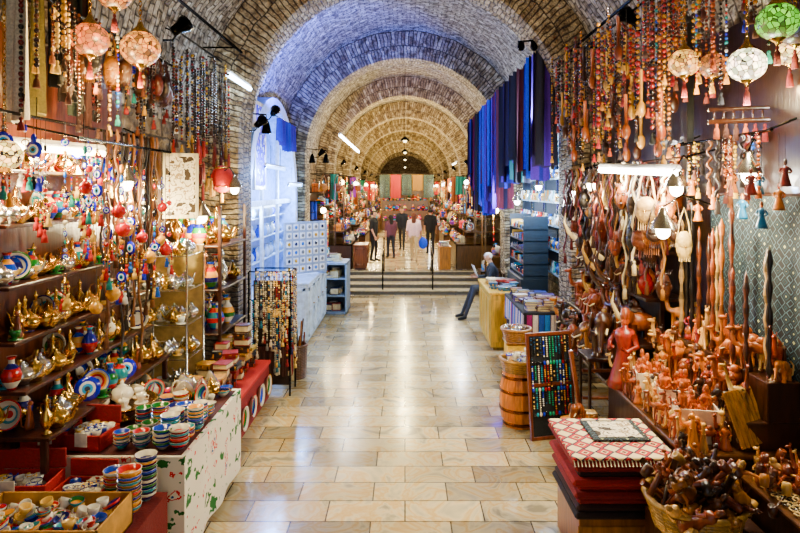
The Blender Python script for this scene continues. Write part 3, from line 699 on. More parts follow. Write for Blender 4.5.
def spotfix(x,y,z,tx,ty,tz,e,c,ss=1.2,name='spotlight'):
    b=B(); d=(Vector((tx,ty,tz))-Vector((x,y,z))).normalized(); q=d.to_track_quat('Z','Y').to_matrix().to_4x4(); M=Matrix.Translation((x,y,z))@q
    b.add(lathe([(0,-.14),(.05,-.13),(.06,-.05),(.085,.02),(.09,.06),(.08,.06),(.05,-.02),(0,-.03)],14),M,H('181818'),'metal')
    b.add(lathe([(0,-.0),(.05,-.0),(.055,.004)],12),M,sc(c,10),'glow')
    sx=-1 if x<0 else 1
    tb(b,I4,[(x,y,z),(x+sx*.1,y,z-.15),(sx*2.5,y,z-.15)],.012,H('181818'),'metal',5); b.done(name)
    p=Vector((x,y,z))+d*.1
    o=light(*p,e,c,.05,'SPOT',name='spot_beam',spot=ss); o.rotation_euler=d.to_track_quat('-Z','Y').to_euler()
spotfix(-2.3,10.6,4.3,-2.0,13.2,6.0,3200,(.03,.08,1),1.3)
spotfix(-2.3,9.6,4.0,-.3,12.5,6.9,480,(.2,.32,1),2.4); spotfix(2.3,9.6,4.0,.6,12.5,6.9,280,(.6,.66,.9),2.4)
spotfix(-2.3,6.2,4.6,-.3,8.0,6.9,60,(.7,.7,.9),2.4); spotfix(2.3,6.2,4.7,.3,8.0,6.9,60,(.9,.78,.7),2.4)
def cabinet(name,x0,x1,y0,y1,z0,z1,c,ny=3,side=1,mat='paint'):
    b=B(); bx(b,x0,x1,y0,y1,z0+.06,z1-.04,c,mat,.008); bx(b,x0-.02,x1+.02,y0-.02,y1+.02,z1-.04,z1,c,mat,.01); bx(b,x0+.03,x1-.03,y0+.03,y1-.03,z0,z0+.06,sc(c,.4),mat,0)
    xf=x1 if side>0 else x0; w=(y1-y0)/ny
    for i in range(ny):
        ya=y0+i*w+.04;yb=y0+(i+1)*w-.04; za=z0+.12;zb=z1-.1
        for q in((ya,yb,za,za+.06),(ya,yb,zb-.06,zb),(ya,ya+.06,za,zb),(yb-.06,yb,za,zb),(ya,yb,(za+zb)/2-.03,(za+zb)/2+.03)): bx(b,xf-.005,xf+.018*side,q[0],q[1],q[2],q[3],sc(c,1.08),mat,.003)
        ell(b,I4,(xf+.03*side,yb-.09,(za+zb)/2+.1),(.015,.015,.015),BRASS,'metal')
    for q in((x0+.05,x1-.05,z0+.12,z0+.18),(x0+.05,x1-.05,z1-.16,z1-.1),(x0+.05,x0+.11,z0+.12,z1-.1),(x1-.11,x1-.05,z0+.12,z1-.1)): bx(b,q[0],q[1],y0-.015,y0+.005,q[2],q[3],sc(c,1.08),mat,.003)
    return b.done(name)
cabinet('white_cabinet',-2.4,-1.82,11.3,13.8,0,1.15,H('c8dcf4',1.1,1),4)
b=B(); M=T(-2.05,12.4,1.15,rz=-.75)
bx(b,-.02+.0,.02,-.55,.55,.03,1.1,H('a8b4c8'),'paint',.005,M); bx(b,-.18,.18,-.45,-.38,0,.03,H('c0c8d0'),'metal',.003,M); bx(b,-.18,.18,.38,.45,0,.03,H('c0c8d0'),'metal',.003,M)
for i in range(6):
    for j in range(6):
        bx(b,.02,.03,-.5+i*.17,-.38+i*.17,.08+j*.17,.2+j*.17,H('f8f8f8'),'paint',0,M); ell(b,M,(.035,-.44+i*.17,.14+j*.17),(.01,.04,.04),R.choice([H('5080c0'),H('909090'),H('c0a060'),H('203050')]),'gloss',6,4)
b.done('jewellery_card_display')
b=B()
bx(b,-2.0,-1.36,14.0,14.9,0,.05,H('8a96a4'),'paint'); bx(b,-2.0,-1.36,14.0,14.9,1.15,1.2,H('a8b4c0'),'paint')
bx(b,-2.0,-1.96,14,14.9,0,1.2,H('8a96a4'),'paint'); bx(b,-2.0,-1.36,14.86,14.9,0,1.2,H('8a96a4'),'paint'); bx(b,-1.4,-1.36,14,14.9,0,1.2,H('98a4b2'),'paint')
for z in(.4,.8): bx(b,-1.98,-1.38,14.02,14.88,z,z+.03,H('98a4b2'),'paint')
for z in(.05,.43,.83,1.2):
    for k in range(7): book(b,T(U(-1.85,-1.55),U(14.15,14.75),z,rz=U(-.2,.2)),.2,.15,U(.05,.2),R.choice([H('c0c0c8'),H('8a3020'),H('304060'),H('d8c8a0')]))
b.done('grey_display_cabinet')
for (x,y,z) in((-2.3,9.95,3.85),(-2.0,15.2,3.6)):
    b=B(); K=H('0c0c0c')
    tb(b,I4,[(-2.5 if y>15 else -3.05,y,z+.35),(x,y,z+.3)],.014,K,'metal')
    for k in range(2): b.add(lathe([(0,-.14),(.07,-.14),(.09,-.12),(.05,.05),(.02,.1),(0,.1)],6),T(x+.35*k-.35,y,z+.12),K,'metal'); tb(b,I4,[(x+.35*k-.35,y,z+.2),(x+.35*k-.35,y,z+.31)],.008,K,'metal')
    b.done('wall_lantern')
# ------------------------------------------------------------------ generic market bay
CLR=[H('d83028'),H('f0b030'),H('2858b8'),H('2a9a88'),H('f0e4c4'),H('8a3aaa'),H('e88020'),H('202028'),HW('b8702a'),H('58a8d8'),HW('6a4418'),HW('3a2410')]
def bay(side,y0,y1,zf,front,dens=1.0,h=2.6,bulb=WARM2,e=35):
    b=B(); s=side; wd=R.choice([HW('5a3c18'),HW('6a4c24'),HW('4a3018')])
    X=lambda d: s*d
    def bb(d0,d1,*a,**k): bx(b,min(X(d0),X(d1)),max(X(d0),X(d1)),*a,**k)
    bb(3.0,3.04,y0,y1,zf,zf+h,wd,'wood',bv=0)
    lv=[(front,.75),(front+.3,1.15),(front+.6,1.55),(front+.85,1.95),(front+1.0,2.35)]
    for d,z in lv:
        if z>h: continue
        bb(d,3.0,y0,y1,zf+z-.04,zf+z,wd,'wood',bv=0)
    bb(front,front+.03,y0,y1,zf,zf+.75,wd,'wood',bv=0); bb(front,3.0,y0,y0+.03,zf,zf+.75,wd,'wood',bv=0)
    for yy in(y0+.02,y1-.02): bb(3.0-.9,3.0-.86,yy-.02,yy+.02,zf+.7,zf+h,wd,'wood',bv=0)
    for i,(d,z) in enumerate(lv):
        if z>h: continue
        n=int((y1-y0)*12*dens)
        for k in range(n):
            M=T(X(d+U(.05,.22)),U(y0+.08,y1-.08),zf+z,rz=U(0,6)); t=R.random(); c=R.choice(CLR)
            if t<.2: vase(b,M@T(s=U(.6,1)),[R.choice(CLR) for _ in range(5)])
            elif t<.35: plate(b,M@T(0,0,.13,rx=1.3),.12)
            elif t<.5: casket(b,M,.2,.15,U(.1,.25),c)
            elif t<.65: ewer(b,M@T(s=.7),R.choice([GOLD,COPP,SILV]))
            elif t<.8: cat(b,M,R.choice(WD+CLR),U(.2,.4))
            else: bowlstack(b,M,3,.08)
    n=int((y1-y0)*5*dens)
    for k in range(n):
        y=U(y0+.05,y1-.05); d=front+U(.3,1.0)
        t=R.random()
        if t<.35: strand(b,X(d),y,zf+h+U(.0,.3),U(.4,1.2),.03,[R.choice(CLR),R.choice(CLR),GOLD],True)
        elif t<.7: hangcloth(b,(X(d),y,zf+h+.3),(X(d+.25),y+.05,zf+h+.3),U(.5,1.2),sc(R.choice(CLR),.6),.03,2,nu=8,nv=3)
        else: bag(b,T(X(d),y,zf+h+.3),R.choice(CLR+WD),.25,.25)
    for zz in(0,.3): tb(b,I4,[(X(front+.7),y0,zf+h+zz),(X(front+.7),y1,zf+h+zz)],.015,H('202020'),'metal')
    for yy in(y0+.1,y1-.1): tb(b,I4,[(X(front+.4),yy,zf+h+.3),(X(3.04),yy,zf+h+.3)],.012,H('202020'),'metal')
    ym=(y0+y1)/2
    b.add(sph(10,7),T(X(front+.45),ym,zf+h+.05,s=.08),sc(bulb,35),'glow'); tb(b,I4,[(X(front+.45),ym,zf+h+.1),(X(front+.45),ym,zf+h+.3)],.006,H('202020'),'metal')
    tb(b,I4,[(X(front+.45),ym,zf+h+.3),(X(3.04),ym,zf+h+.3)],.01,H('202020'),'metal')
    b.done('market_stall'); 
    if e: light(X(front+.3),ym,zf+h-.1,e,bulb,.06)
bay(-1,15.8,16.5,0,1.75,.9,h=2.3,e=30)
for i,y in enumerate([18.2,21.8,24.4,27.8,30.4,33.8,39.8,45.8,51.8]):
    n=2.6 if y<36 else 4; dn=1.0 if y<25 else (.6 if y<34 else .3)
    bay(-1,y,y+n,.5,1.45 if i%2 else 1.6,dn,e=110,bulb=WARM2 if i%3 else WARM); bay(1,y,y+n,.5,1.4 if i%2 else 1.55,dn,e=110,bulb=WARM2 if i%3 else WHT)
cabinet('wooden_desk',-1.55,-1.15,18.0,19.0,.5,1.25,HW('8a5428'),2,1,'wood')
b=B(); table_c=HW('c0884c')
bx(b,1.05,1.38,18.1,19.2,.5,1.15,table_c,'wood',.01); bx(b,1.02,1.4,18.06,19.24,1.15,1.19,sc(table_c,1.2),'wood',.008)
for k in range(14): book(b,T(U(1.15,1.3),18.2+.07*k,1.19,rz=U(-.3,.3)),.18,.12,U(.03,.15),R.choice(CLR))
b.done('shop_counter')
def kil(x,y,w,L,zt,c,m):
    b=B(); tb(b,I4,[(x-w*.55,y,zt),(x+w*.55,y,zt)],.015,H('202020'),'metal'); hangcloth(b,(x-w/2,y,zt-.01),(x+w/2,y,zt-.01),L,c,.02,1.5,m); b.done('hanging_kilim')
b=B(); tb(b,I4,[(-3.0,35.6,3.85),(3.0,35.6,3.85)],.03,H('302018'),'wood'); b.done('cross_beam')
for i,x in enumerate((-1.2,-.55,.1,.75,1.4)): kil(x,35.6,.6,U(.9,1.4),3.82,[H('106a38'),H('981c1c'),H('18306a'),H('8a7020'),H('10584a')][i],'cloth' if i%2 else 'darkprint')
b=B()
for z in(.5,1.1,1.7):
    bx(b,-1.4,1.4,36.0+.3*(z-.5),37.0,z,z+.55,HW('6a4828'),'wood',0)
for k in range(70): 
    i=R.randint(0,2); vase(b,T(U(-1.3,1.3),36.1+.18*i,1.05+.6*i,s=U(.7,1.2)),[R.choice(CLR) for _ in range(5)])
bx(b,-1.5,1.5,37.0,37.1,.5,3.9,HW('a08048'),'wood',0); b.done('end_market_stall')
light(0,34.8,3.2,90,WARM2,.1)  # fill light added to brighten the end stall, no bulb modelled here
fluor((-1.78,16.4,4.4),(-1.52,19.6,4.15),110,(1,.97,.9),50,r=.035,hang=.8)
fluor((1.9,22,3.9),(1.9,24,3.9),50,WHT,14)
for y,c,e in((16.6,(1,.78,.34),300),(22.5,(1,.74,.22),680),(28.5,(1,.72,.2),680),(34.5,(1,.72,.2),680),(41,(1,.72,.22),680),(48,(1,.74,.26),680)):
    spotfix(-2.3,y,3.95,.4,y+1.6,6.9,e,c,2.6,'vault_uplight'); spotfix(2.3,y,3.95,-.4,y+1.6,6.9,e,c,2.6,'vault_uplight')
for y in(19.5,25.5,31.5,42): 
    b=B(); tb(b,I4,[(0,y,4.6),(0,y,6.85)],.006,H('202020'),'metal',4); b.add(lathe([(.16,0),(.14,.05),(.05,.13),(0,.15)],14),T(0,y,4.5),H('303030'),'metal'); b.add(sph(10,7),T(0,y,4.5,s=.06),sc(WARM2,14),'glow'); b.done('pendant_lamp')
    light(0,y,4.35,270,(1,.8,.36),.1)
# ------------------------------------------------------------------ RIGHT side
SC=[H('1c38d0'),H('2c1890'),H('101a50'),H('5a20a0'),H('8a1e6a'),H('1a62c8'),H('101038'),H('241448'),H('3a2a60'),H('6a3ab8'),H('0c1434'),H('2a68d8'),H('20707a'),H('a04a80'),H('704050')]
b=B(); tb(b,I4,[(2.2,9.3,5.1),(2.2,20.0,5.1)],.02,H('181818'),'metal')
for y in(9.5,12,14.6,17.5,19.8): tb(b,I4,[(2.2,y,5.1),(2.6,y,5.1)],.014,H('181818'),'metal')
y=9.4
while y<19.9:
    L=U(1.6,2.1) if y<13 else U(2.0,2.9)
    c=R.choice(SC); c2=R.choice(SC)
    hangcloth(b,(2.05+U(-.05,.05),y,5.1),(2.38+U(-.05,.05),y+U(.05,.25),5.1),L,[c,c,c2,c,c] if R.random()<.5 else c,.035,2.5,'cloth',16,6,U(0,6))
    y+=U(.12,.2)
b.done('hanging_scarves')
b=B(); tb(b,I4,[(1.75,9.3,5.2),(2.5,9.3,5.25)],.015,H('101010'),'metal'); 
for x in(1.8,2.0): b.add(lathe([(0,.0),(.05,0),(.06,-.1),(.03,-.14),(0,-.14)],8),T(x,9.3,5.2),H('101010'),'metal')
b.done('track_spotlights')
b=B()
for i in range(4):
    y0=10.2+i*1.15; bx(b,2.92,3.05,y0,y0+1.08,1.3,3.9,H('1c3040'),'cloth',.01); 
    for q in((y0,y0+.04),(y0+1.04,y0+1.08)): bx(b,2.88,2.93,q[0],q[1],1.3,3.9,H('a8b4bc'),'metal',0)
    for z in(1.3,1.75,2.2,2.65,3.1,3.5,3.86): bx(b,2.8,2.93,y0,y0+1.08,z,z+.03,H('8898a4'),'paint',0)
    for z in(1.33,1.78,2.23,2.68,3.13):
        for k in range(10): 
            t=R.random(); M=T(2.85,y0+.08+k*.1,z)
            if t<.4: cat(b,M,R.choice([SILV,H('50a0a8'),H('d0d8e0'),HW('c09050')]),.22)
            elif t<.7: vase(b,M@T(s=.6),R.choice([H('d0e0f0'),SILV,H('2060a0'),H('c83028')]))
            else: casket(b,M@T(rz=-pi/2),.08,.08,.15,R.choice([H('d8e0e8'),H('304858'),H('80a0b0'),GOLD]))
    for k in range(8): strand(b,2.8,y0+.1+k*.12,3.86,U(.2,.7),.016,[SILV,H('2a9aa8'),H('e8f0f8'),H('183070')])
b.done('jewellery_display_wall')
fluor((2.7,10.3,4.15),(2.7,12.3,4.15),150,COOL,40);fluor((2.65,13,3.4),(2.65,14.8,3.4),140,COOL,40); cliplamp(2.45,11.0,3.0,.5,0,120,(.75,.88,1)); cliplamp(2.2,13.6,2.95,.7,0,120,(.75,.88,1)); cliplamp(2.5,8.85,2.9,.5,0,60,(.95,.95,1)); cliplamp(2.3,12.3,2.7,.5,0,60,(.75,.88,1))
b=B(); bx(b,2.2,2.72,11.4,12.9,0,1.2,H('1c3444'),'paint')
for i in range(5):
    z=1.25+i*.22; bx(b,2.25,2.72,11.4,12.9,z,z+.02,H('20384a'),'paint',0)
    for k in range(11): bx(b,2.27,2.5,11.44+k*.132,11.53+k*.132,z+.02,z+U(.06,.17),R.choice([H('70a8c8'),H('143a58'),H('407080'),H('e8e8e8'),H('104a7a'),H('c04030'),H('182028'),GOLD]),'gloss',.004)
for y in(11.42,12.88): bx(b,2.25,2.72,y-.02,y+.02,1.2,2.4,H('20384a'),'paint',0)
b.done('trinket_rack')
b=B(); c=HW('d8b464')
bx(b,1.55,2.15,10.85,12.5,0.05,1.0,c,'wood',.01); bx(b,1.52,2.18,10.82,12.53,1.0,1.05,sc(c,1.2),'wood',.01); bx(b,1.6,2.1,10.9,12.45,0,.06,sc(c,.4),'wood',0)
for k in range(4): bx(b,1.535,1.55,10.95+k*.38,11.25+k*.38,.15,.9,sc(c,1.15),'wood',.005)
for k in range(3): bx(b,1.6+k*.19,1.75+k*.19,10.835,10.85,.15,.9,sc(c,1.15),'wood',.005)
for k in range(22):
    casket(b,T(U(1.65,2.05),U(10.95,12.4),1.05,rz=U(-.3,.3)),U(.12,.25),U(.1,.2),U(.05,.15),R.choice([H('203050'),H('c8c0b0'),H('8a2018'),H('50708a')]))
b.done('shop_counter')
b=B(); bx(b,1.8,2.9,9.9,10.65,.0,1.02,H('2a2c38'),'cloth',.01); bx(b,1.8,2.45,9.0,9.9,.0,1.02,H('2a2c38'),'cloth',.01); bx(b,1.77,2.46,8.97,10.68,1.02,1.07,H('202430'),'cloth',.01)
for k in range(46):
    z=1.07; x,y=U(1.9,2.38),U(9.1,10.55)
    for j in range(R.randint(1,5)): h=U(.015,.04); book(b,T(x+U(-.02,.02),y,z,rz=U(-.2,.2)),.2,.16,h,R.choice([H('101838'),H('1a4a9a'),H('702030'),H('283850'),H('d8d0d0'),H('5a2a8a')])); z+=h
for k in range(17):
    hangcloth(b,(1.78,9.0+k*.097,1.03),(1.78,9.08+k*.097,1.03),U(.3,.6),R.choice([H('e0d8d8'),H('3060a8'),H('9a4a7a'),H('5a8ac8'),H('c0b0b8')]),.012,1.5,nu=6,nv=4)
for k in range(7): hangcloth(b,(1.82+k*.09,8.96,1.03),(1.9+k*.09,8.96,1.03),U(.3,.7),R.choice([H('e0d8d8'),H('3060a8'),H('9a4a7a'),H('5a8ac8')]),.012,1.5,nu=6,nv=4)
b.done('scarf_counter')
b=B(); bx(b,1.42,1.72,8.3,8.62,.03,.75,H('e8c830'),'paint',.01); bx(b,1.4,1.74,8.28,8.64,.75,.79,HW('8a6020'),'wood',.01); bx(b,1.45,1.7,8.29,8.3,.2,.6,H('b03018'),'paint',0); bx(b,1.44,1.7,8.32,8.6,0,.04,H('403018'),'paint',0); b.done('yellow_display_box')
b=B(); basket(b,T(1.57,8.45,.79),.16,.16,HW('a87c48'),1.25)
for k in range(26): M=T(1.57+U(-.12,.12),8.45+U(-.12,.12),.86+U(0,.08),rz=U(0,6),rx=U(-1,1)); R.choice([lambda:eye(b,M,.04),lambda:bowl(b,M,.05),lambda:teapot(b,M@T(s=.5),SILV)])()
b.done('trinket_basket')
b=B(); M=T(1.42,7.45,0); nst=16; oc=HW('d89040')
for k in range(nst):
    a0,a1=2*pi*k/nst,2*pi*(k+.94)/nst; pr=[(.2,0),(.235,.15),(.25,.33),(.235,.5),(.205,.66)]
    V=[];F=[]
    for r,z in pr:
        for a,rr in((a0,r),(a1,r),(a1,r-.02),(a0,r-.02)): V.append((rr*math.cos(a),rr*math.sin(a),z))
    for i in range(4):
        for q in range(4): F.append((i*4+q,i*4+(q+1)%4,(i+1)*4+(q+1)%4,(i+1)*4+q))
    b.add((V,F,[0]*len(F)),M,jit(oc,.15),'wood',False)
for r,z in((.212,.05),(.245,.22),(.245,.44),(.214,.61)): b.add(lathe([(r,z-.018),(r+.006,z-.018),(r+.006,z+.018),(r,z+.018)],24),M,H('8a6038'),'metal')
b.add(lathe([(0,.63),(.2,.63),(.2,.6)],20),M,sc(oc,.6),'wood'); b.add(lathe([(0,.03),(.2,.03)],20),M,sc(oc,.6),'wood')
b.done('wooden_barrel')
b=B(); basket(b,T(1.42,7.45,.64),.19,.17,HW('b8945c'),1.2)
for k in range(44):
    M=T(1.42+U(-.15,.15),7.45+U(-.15,.15),.72+U(0,.12),rz=U(0,6),rx=U(-1,1)); R.choice([lambda:eye(b,M,.045),lambda:pome(b,M,.035,R.choice([H('e8e0d0'),H('c0a080'),SILV])),lambda:cup(b,M)])()
b.done('trinket_basket')
b=B(); M=T(1.74,7.0,0,rz=.25,rx=-.12)
bx(b,-.27,.27,0,.025,.02,1.2,H('0e0c10'),'cloth',.004,M)
for q in((-.29,-.26,.0,1.22),(.26,.29,0,1.22)): bx(b,q[0],q[1],-.015,.03,q[2],q[3],HW('7a4420'),'wood',.004,M)
for q in(.0,.6,1.18): bx(b,-.27,.27,-.015,.03,q,q+.04,HW('7a4420'),'wood',.004,M)
for row in(1.16,.86,.58):
    for k in range(13):
        x=-.24+k*.04; c=R.choice([[H('18a0b0'),H('106878')],[H('2050c0'),H('e8e8e8')],[H('20a080')],[H('a03020'),H('e0b040')],[H('e8e0d0')],[H('1a1a1a'),GOLD],[H('1a1a1a'),H('406080')]])
        for j in range(R.randint(8,12)): b.add(sph(6,4),M@T(x,-.02,row-j*.024,s=.01),R.choice(c),'gloss')
        b.add(sph(6,4),M@T(x,-.025,row-.29,s=(.018,.01,.026)),c[0],'gloss')
tb(b,I4,[(1.85,7.05,1.1),(2.0,7.45,0)],.015,HW('7a4420'),'wood'); b.done('necklace_board')
b=B(); 
for s_ in(-1,1): bx(b,-.02,.02,-.02,.02,-.0,1.15,HW('8a5428'),'wood',.004,T(2.1+s_*.1,6.6,.02,rz=.3,ry=s_*.18))
for z in(.3,.6,.9): bx(b,1.95,2.3,6.58,6.62,z,z+.03,HW('8a5428'),'wood',.004)
b.done('folding_wood_rack')
def stool(x,y,h,r):
    b=B(); c=HW('c08848'); M=T(x,y,0)
    b.add(lathe([(0,h-.04),(r*.96,h-.04),(r,h-.03),(r,h-.005),(r*.96,h),(0,h)],8),M,c,'wood',False)
    for k in range(6):
        a=k*pi/3; tb(b,M,[(r*.75*math.cos(a),r*.75*math.sin(a),h-.04),(r*.85*math.cos(a),r*.85*math.sin(a),0)],[.022,.016],sc(c,.8),'wood')
    b.add(torus(r*.8,.012),M@T(0,0,h*.4),c,'wood'); b.done('wooden_stool')
stool(1.82,6.15,.52,.25)
b=B(); elephant(b,T(1.76,6.1,.52,rz=-2.2,s=.7),HW('8a5428')); casket(b,T(1.93,6.25,.52),.12,.1,.08,HW('d8b880')); b.done('carved_elephant')
# wood goods shelf
b=B(); wd=HW('3a2210')
bx(b,3.0,3.07,3.9,8.9,0,4.4,HW('2c1a0c'),'wood',0)
for (x0,z) in((2.25,.75),(2.4,1.25),(2.55,1.75),(2.65,2.25),(2.75,2.7)): bx(b,x0,3.0,6.35,8.85,z-.04,z,wd,'wood')
for y in(6.37,8.83):
    bx(b,2.3,2.36,y-.02,y+.02,0,.72,wd,'wood'); bx(b,2.7,2.75,y-.02,y+.02,.75,3.2,wd,'wood')
for (x0,z,sz) in((2.32,.75,1.2),(2.47,1.25,1),(2.6,1.75,.9),(2.72,2.25,.9),(2.8,2.7,.8)):
    for k in range(34):
        M=T(U(x0,x0+.2),6.45+U(0,2.3),z,rz=U(2,4.3),s=sz*U(.8,1.25)); c=jit(R.choice(WD)); t=R.random()
        if t<.25: elephant(b,M,c)
        elif t<.4: camel(b,M,c)
        elif t<.5: giraffe(b,M,c)
        elif t<.7: cat(b,M,c,U(.3,.45))
        elif t<.85: dervish(b,M,c,U(.25,.4))
        else: vase(b,M,R.choice([c,H('983018'),HW('a87838')]))
b.done('carved_wood_shelf')
b=B(); elephant(b,T(2.2,6.6,1.1,rz=-2.0,s=1.5),HW('4a2c14')); bx(b,1.95,2.4,6.4,6.8,1.06,1.1,wd,'wood'); 
for x in(1.98,2.37):
    for y in(6.43,6.77): tb(b,I4,[(x,y,0),(x,y,1.07)],.018,wd,'wood')
b.done('carved_elephant')
rod(2.55,5.4,8.8,3.2); rod(2.35,5.4,8.8,4.75) ; rod(2.75,6.0,8.8,2.9); rod(2.75,4.5,6.2,3.35)
b=B()
for k in range(60): bag(b,T(2.55+U(-.22,.14),5.6+k*.052,3.19+U(-.5,0),rz=U(-.9,.4),s=U(.6,1.2)),jit(R.choice([HW('6a3a18'),HW('9a6430'),HW('3a2210'),HW('a87844'),HW('1a1410'),HW('c8a878'),HW('4a2c16'),HW('7a3a1c')])),U(.15,.26),U(.15,.34))
b.done('hanging_leather_bags')
b=B()
for k in range(7): x,y,z=2.35+U(-.1,.25),6.0+k*.38,U(1.9,2.9); mask(b,T(x,y,z,rz=U(-.8,.2)),jit(R.choice(WD[:5]+WD[6:])),U(.22,.32)); tb(b,I4,[(x,y,z+.15),(x+.1,y,3.19)],.003,H('201008'),'cloth',3)
b.done('carved_masks')
def cords(b,x,y,zt,L,c):
    pts=[(x+.02*math.sin(i*1.3),y+.02*math.cos(i*1.3),zt-L*i/14) for i in range(15)]
    tb(b,I4,pts,[.01+.006*(i%2) for i in range(15)],c,'leather',5); tassel(b,T(x,y,zt-L),.15,c)
b=B()
for k in range(52):
    cords(b,2.55+U(-.28,.15),5.7+U(0,3.0),3.19,U(.3,1.3),R.choice([HW('7a5024'),HW('4a2c14'),HW('d0c09c'),HW('1a1010'),H('6a1c14'),HW('2a1a0c'),HW('a0743c')]))
b.done('braided_leather_cords')
b=B()
for k in range(34):
    x,y=2.75+U(-.1,.15),4.5+U(0,1.6); t=R.random(); L=U(.15,.55)
    if t<.3: cords(b,x,y,3.34,L,R.choice([HW('7a5024'),HW('6a2418'),HW('2a1a0c')]))
    elif t<.75: strand(b,x,y,3.34,L,.018,R.choice([[HW('c87830'),HW('5a2a14')],[HW('d8b860'),HW('5a3412')],BE]))
    else: tb(b,I4,[(x,y,3.34),(x,y,3.34-L)],.003,H('201008'),'cloth',3); dervish(b,T(x,y,3.34-L-.19,rz=-2),R.choice(WD),.2,R.choice([HW('b87830'),HW('7a3018'),H('2a6a8a')]))
b.done('hanging_puppets')
b=B()
for k in range(44):
    x,y=2.65+U(-.2,.15),4.5+U(0,2.2); L=U(.4,1.25); strand(b,x,y,4.9,L,U(.014,.024),R.choice([[HW('b86828'),HW('6a2c14')],[HW('5a3212'),HW('b8803c')],[HW('d0a050'),HW('3a220c')],BE,[HW('1a100a'),HW('5a2814')]]),True,2.1)
b.done('bead_strands')
b=B()
for k in range(95):
    x,y=2.35+U(-.25,.3),5.5+U(0,3.2); L=U(.5,1.5); c=R.choice([[HW('b86028'),HW('5a2410')],[HW('6a4012'),HW('b8803c')],[HW('b08a40'),HW('3a240c')],[H('7a1a14'),H('101010')],[HW('1a100a'),HW('4a2c16')],[H('a82c18'),HW('c89a50')]])
    strand(b,x,y,4.74+U(-.1,.1),L,U(.014,.026),c,True,2.2)
b.done('wooden_bead_strands')
b=B()
for k in range(44):
    x,y=2.3+U(-.2,.3),5.4+U(0,3.1); z=U(3.3,4.4); c=jit(R.choice([HW('8a4c20'),HW('a86430'),HW('4a2a10'),HW('c89c58')]))
    tb(b,I4,[(x,y,z),(x,y+.01,z+.35)],[.014,.02],c,'wood',7); ell(b,I4,(x,y,z-.03),(.045,.022,.08),sc(c,.9),'wood'); tb(b,I4,[(x,y,z+.35),(x,y,4.75)],.003,H('201008'),'cloth',3)
b.done('hanging_wooden_spoons')
b=B(); hangcloth(b,(2.96,4.3,2.85),(2.96,5.8,2.85),1.5,H('808080'),.01,4,'darkprint',30,6); tb(b,I4,[(2.96,4.2,2.86),(2.96,6.2,2.86)],.014,wd,'wood'); b.done('printed_textile')
b=B(); bx(b,2.75,2.82,5.85,5.92,0,4.6,H('140c08'),'wood',.006); b.done('wooden_post')
b=B()
for k in range(12):
    x,y=2.76+U(-.08,.08),4.55+k*.125; h=U(.8,1.4); c=jit(R.choice([HW('a87040'),HW('5a3418'),HW('c8a878'),HW('2a1a0c'),HW('7a4420')]))
    pr=[(0,0)]+[(.02+.009*math.sin(i*1.9+k),h*i/16) for i in range(1,16)]+[(0,h)]
    b.add(lathe(pr,8),T(x,y,1.46),[c,sc(c,.4),c,sc(c,1.4)],'wood')
b.done('carved_rainsticks')
b=B(); tb(b,I4,[(2.5,4.95,3.46),(3.0,4.95,3.48)],.022,HW('4a2c14'),'wood'); tb(b,I4,[(2.5,4.95,3.56),(3.0,4.95,3.58)],.018,HW('3a2210'),'wood')
for k in range(6): x=2.55+k*.08; tb(b,I4,[(x,4.95,3.46),(x,4.95,3.57)],.008,HW('4a2c14'),'wood'); tassel(b,T(x+.02,4.95,3.45),U(.1,.22),R.choice([HW('b86830'),H('7a2418'),HW('5a3418')]))
b.done('wooden_hanging_beam')
mosaic_lamp(2.42,5.2,4.0,.13,(1,.42,.06),4.9,4.5,45,WARM2); mosaic_lamp(2.72,5.3,4.0,.12,(.8,.2,.03),4.9,1.2,0); mosaic_lamp(2.62,4.6,3.86,.14,(1,.82,.5),4.9,10,45,WHT)
mosaic_lamp(2.7,4.35,4.12,.145,(.18,.8,.03),4.9,1.8,12,(.7,1,.4)); mosaic_lamp(2.95,4.6,3.95,.1,(1,.6,.2),4.9,6,10); mosaic_lamp(2.86,4.4,4.05,.1,(.1,.12,.3),4.9,.6,0)
fluor((2.15,6.6,3.12),(2.42,5.3,3.05),140,(1,.92,.74),60,r=.03)
WR=(1,.82,.5)
cliplamp(2.42,5.35,2.95,.45,0,80,WR); cliplamp(2.72,4.75,3.05,.3,0,85,WR); cliplamp(2.3,7.4,3.0,.4,0,70,WR)
cliplamp(2.15,5.0,2.6,.5,0,50,WR,arm=.8)
# rug pile
b=B(); bx(b,1.32,2.0,4.55,5.2,0,.42,HW('9a6c38'),'wood',.006)
for z in(.1,.25): bx(b,1.31,2.01,4.54,4.56,z,z+.1,HW('b08048'),'wood',.003)
z=.42
for k in range(9):
    h=.05; c=R.choice([H('8a1010'),H('a01c14'),H('501010'),H('902820'),H('2a1418'),H('3a1018')]); e=U(-.03,.04)
    bx(b,1.28-e,2.03+e,4.5-e,5.22+e,z,z+h,c,'cloth',.018); z+=h+.001
bx(b,1.25,2.05,4.47,5.25,z,z+.025,c,'kilim',.008); z+=.026
bx(b,1.5,1.95,4.75,5.15,z,z+.02,c,'darkprint',.005); bx(b,1.55,1.9,4.79,5.11,z+.02,z+.025,H('d8d4cc'),'picture',.0)
for i in range(30): tb(b,I4,[(1.26+i*.027,4.47,.885),(1.26+i*.027,4.44,.85)],.004,H('e8e0d0'),'cloth',3)
b.done('kilim_rug_stack')
b=B(); bx(b,1.75,2.42,3.75,4.38,0,.6,HW('4a2c18'),'wood',.006)
for z in(.1,.3,.5): bx(b,1.74,2.43,3.74,3.76,z,z+.07,HW('6a4424'),'wood',.003)
b.done('wooden_crate')
b=B(); basket(b,T(1.98,4.1,.6),.26,.2,HW('b8985c'),1.2)
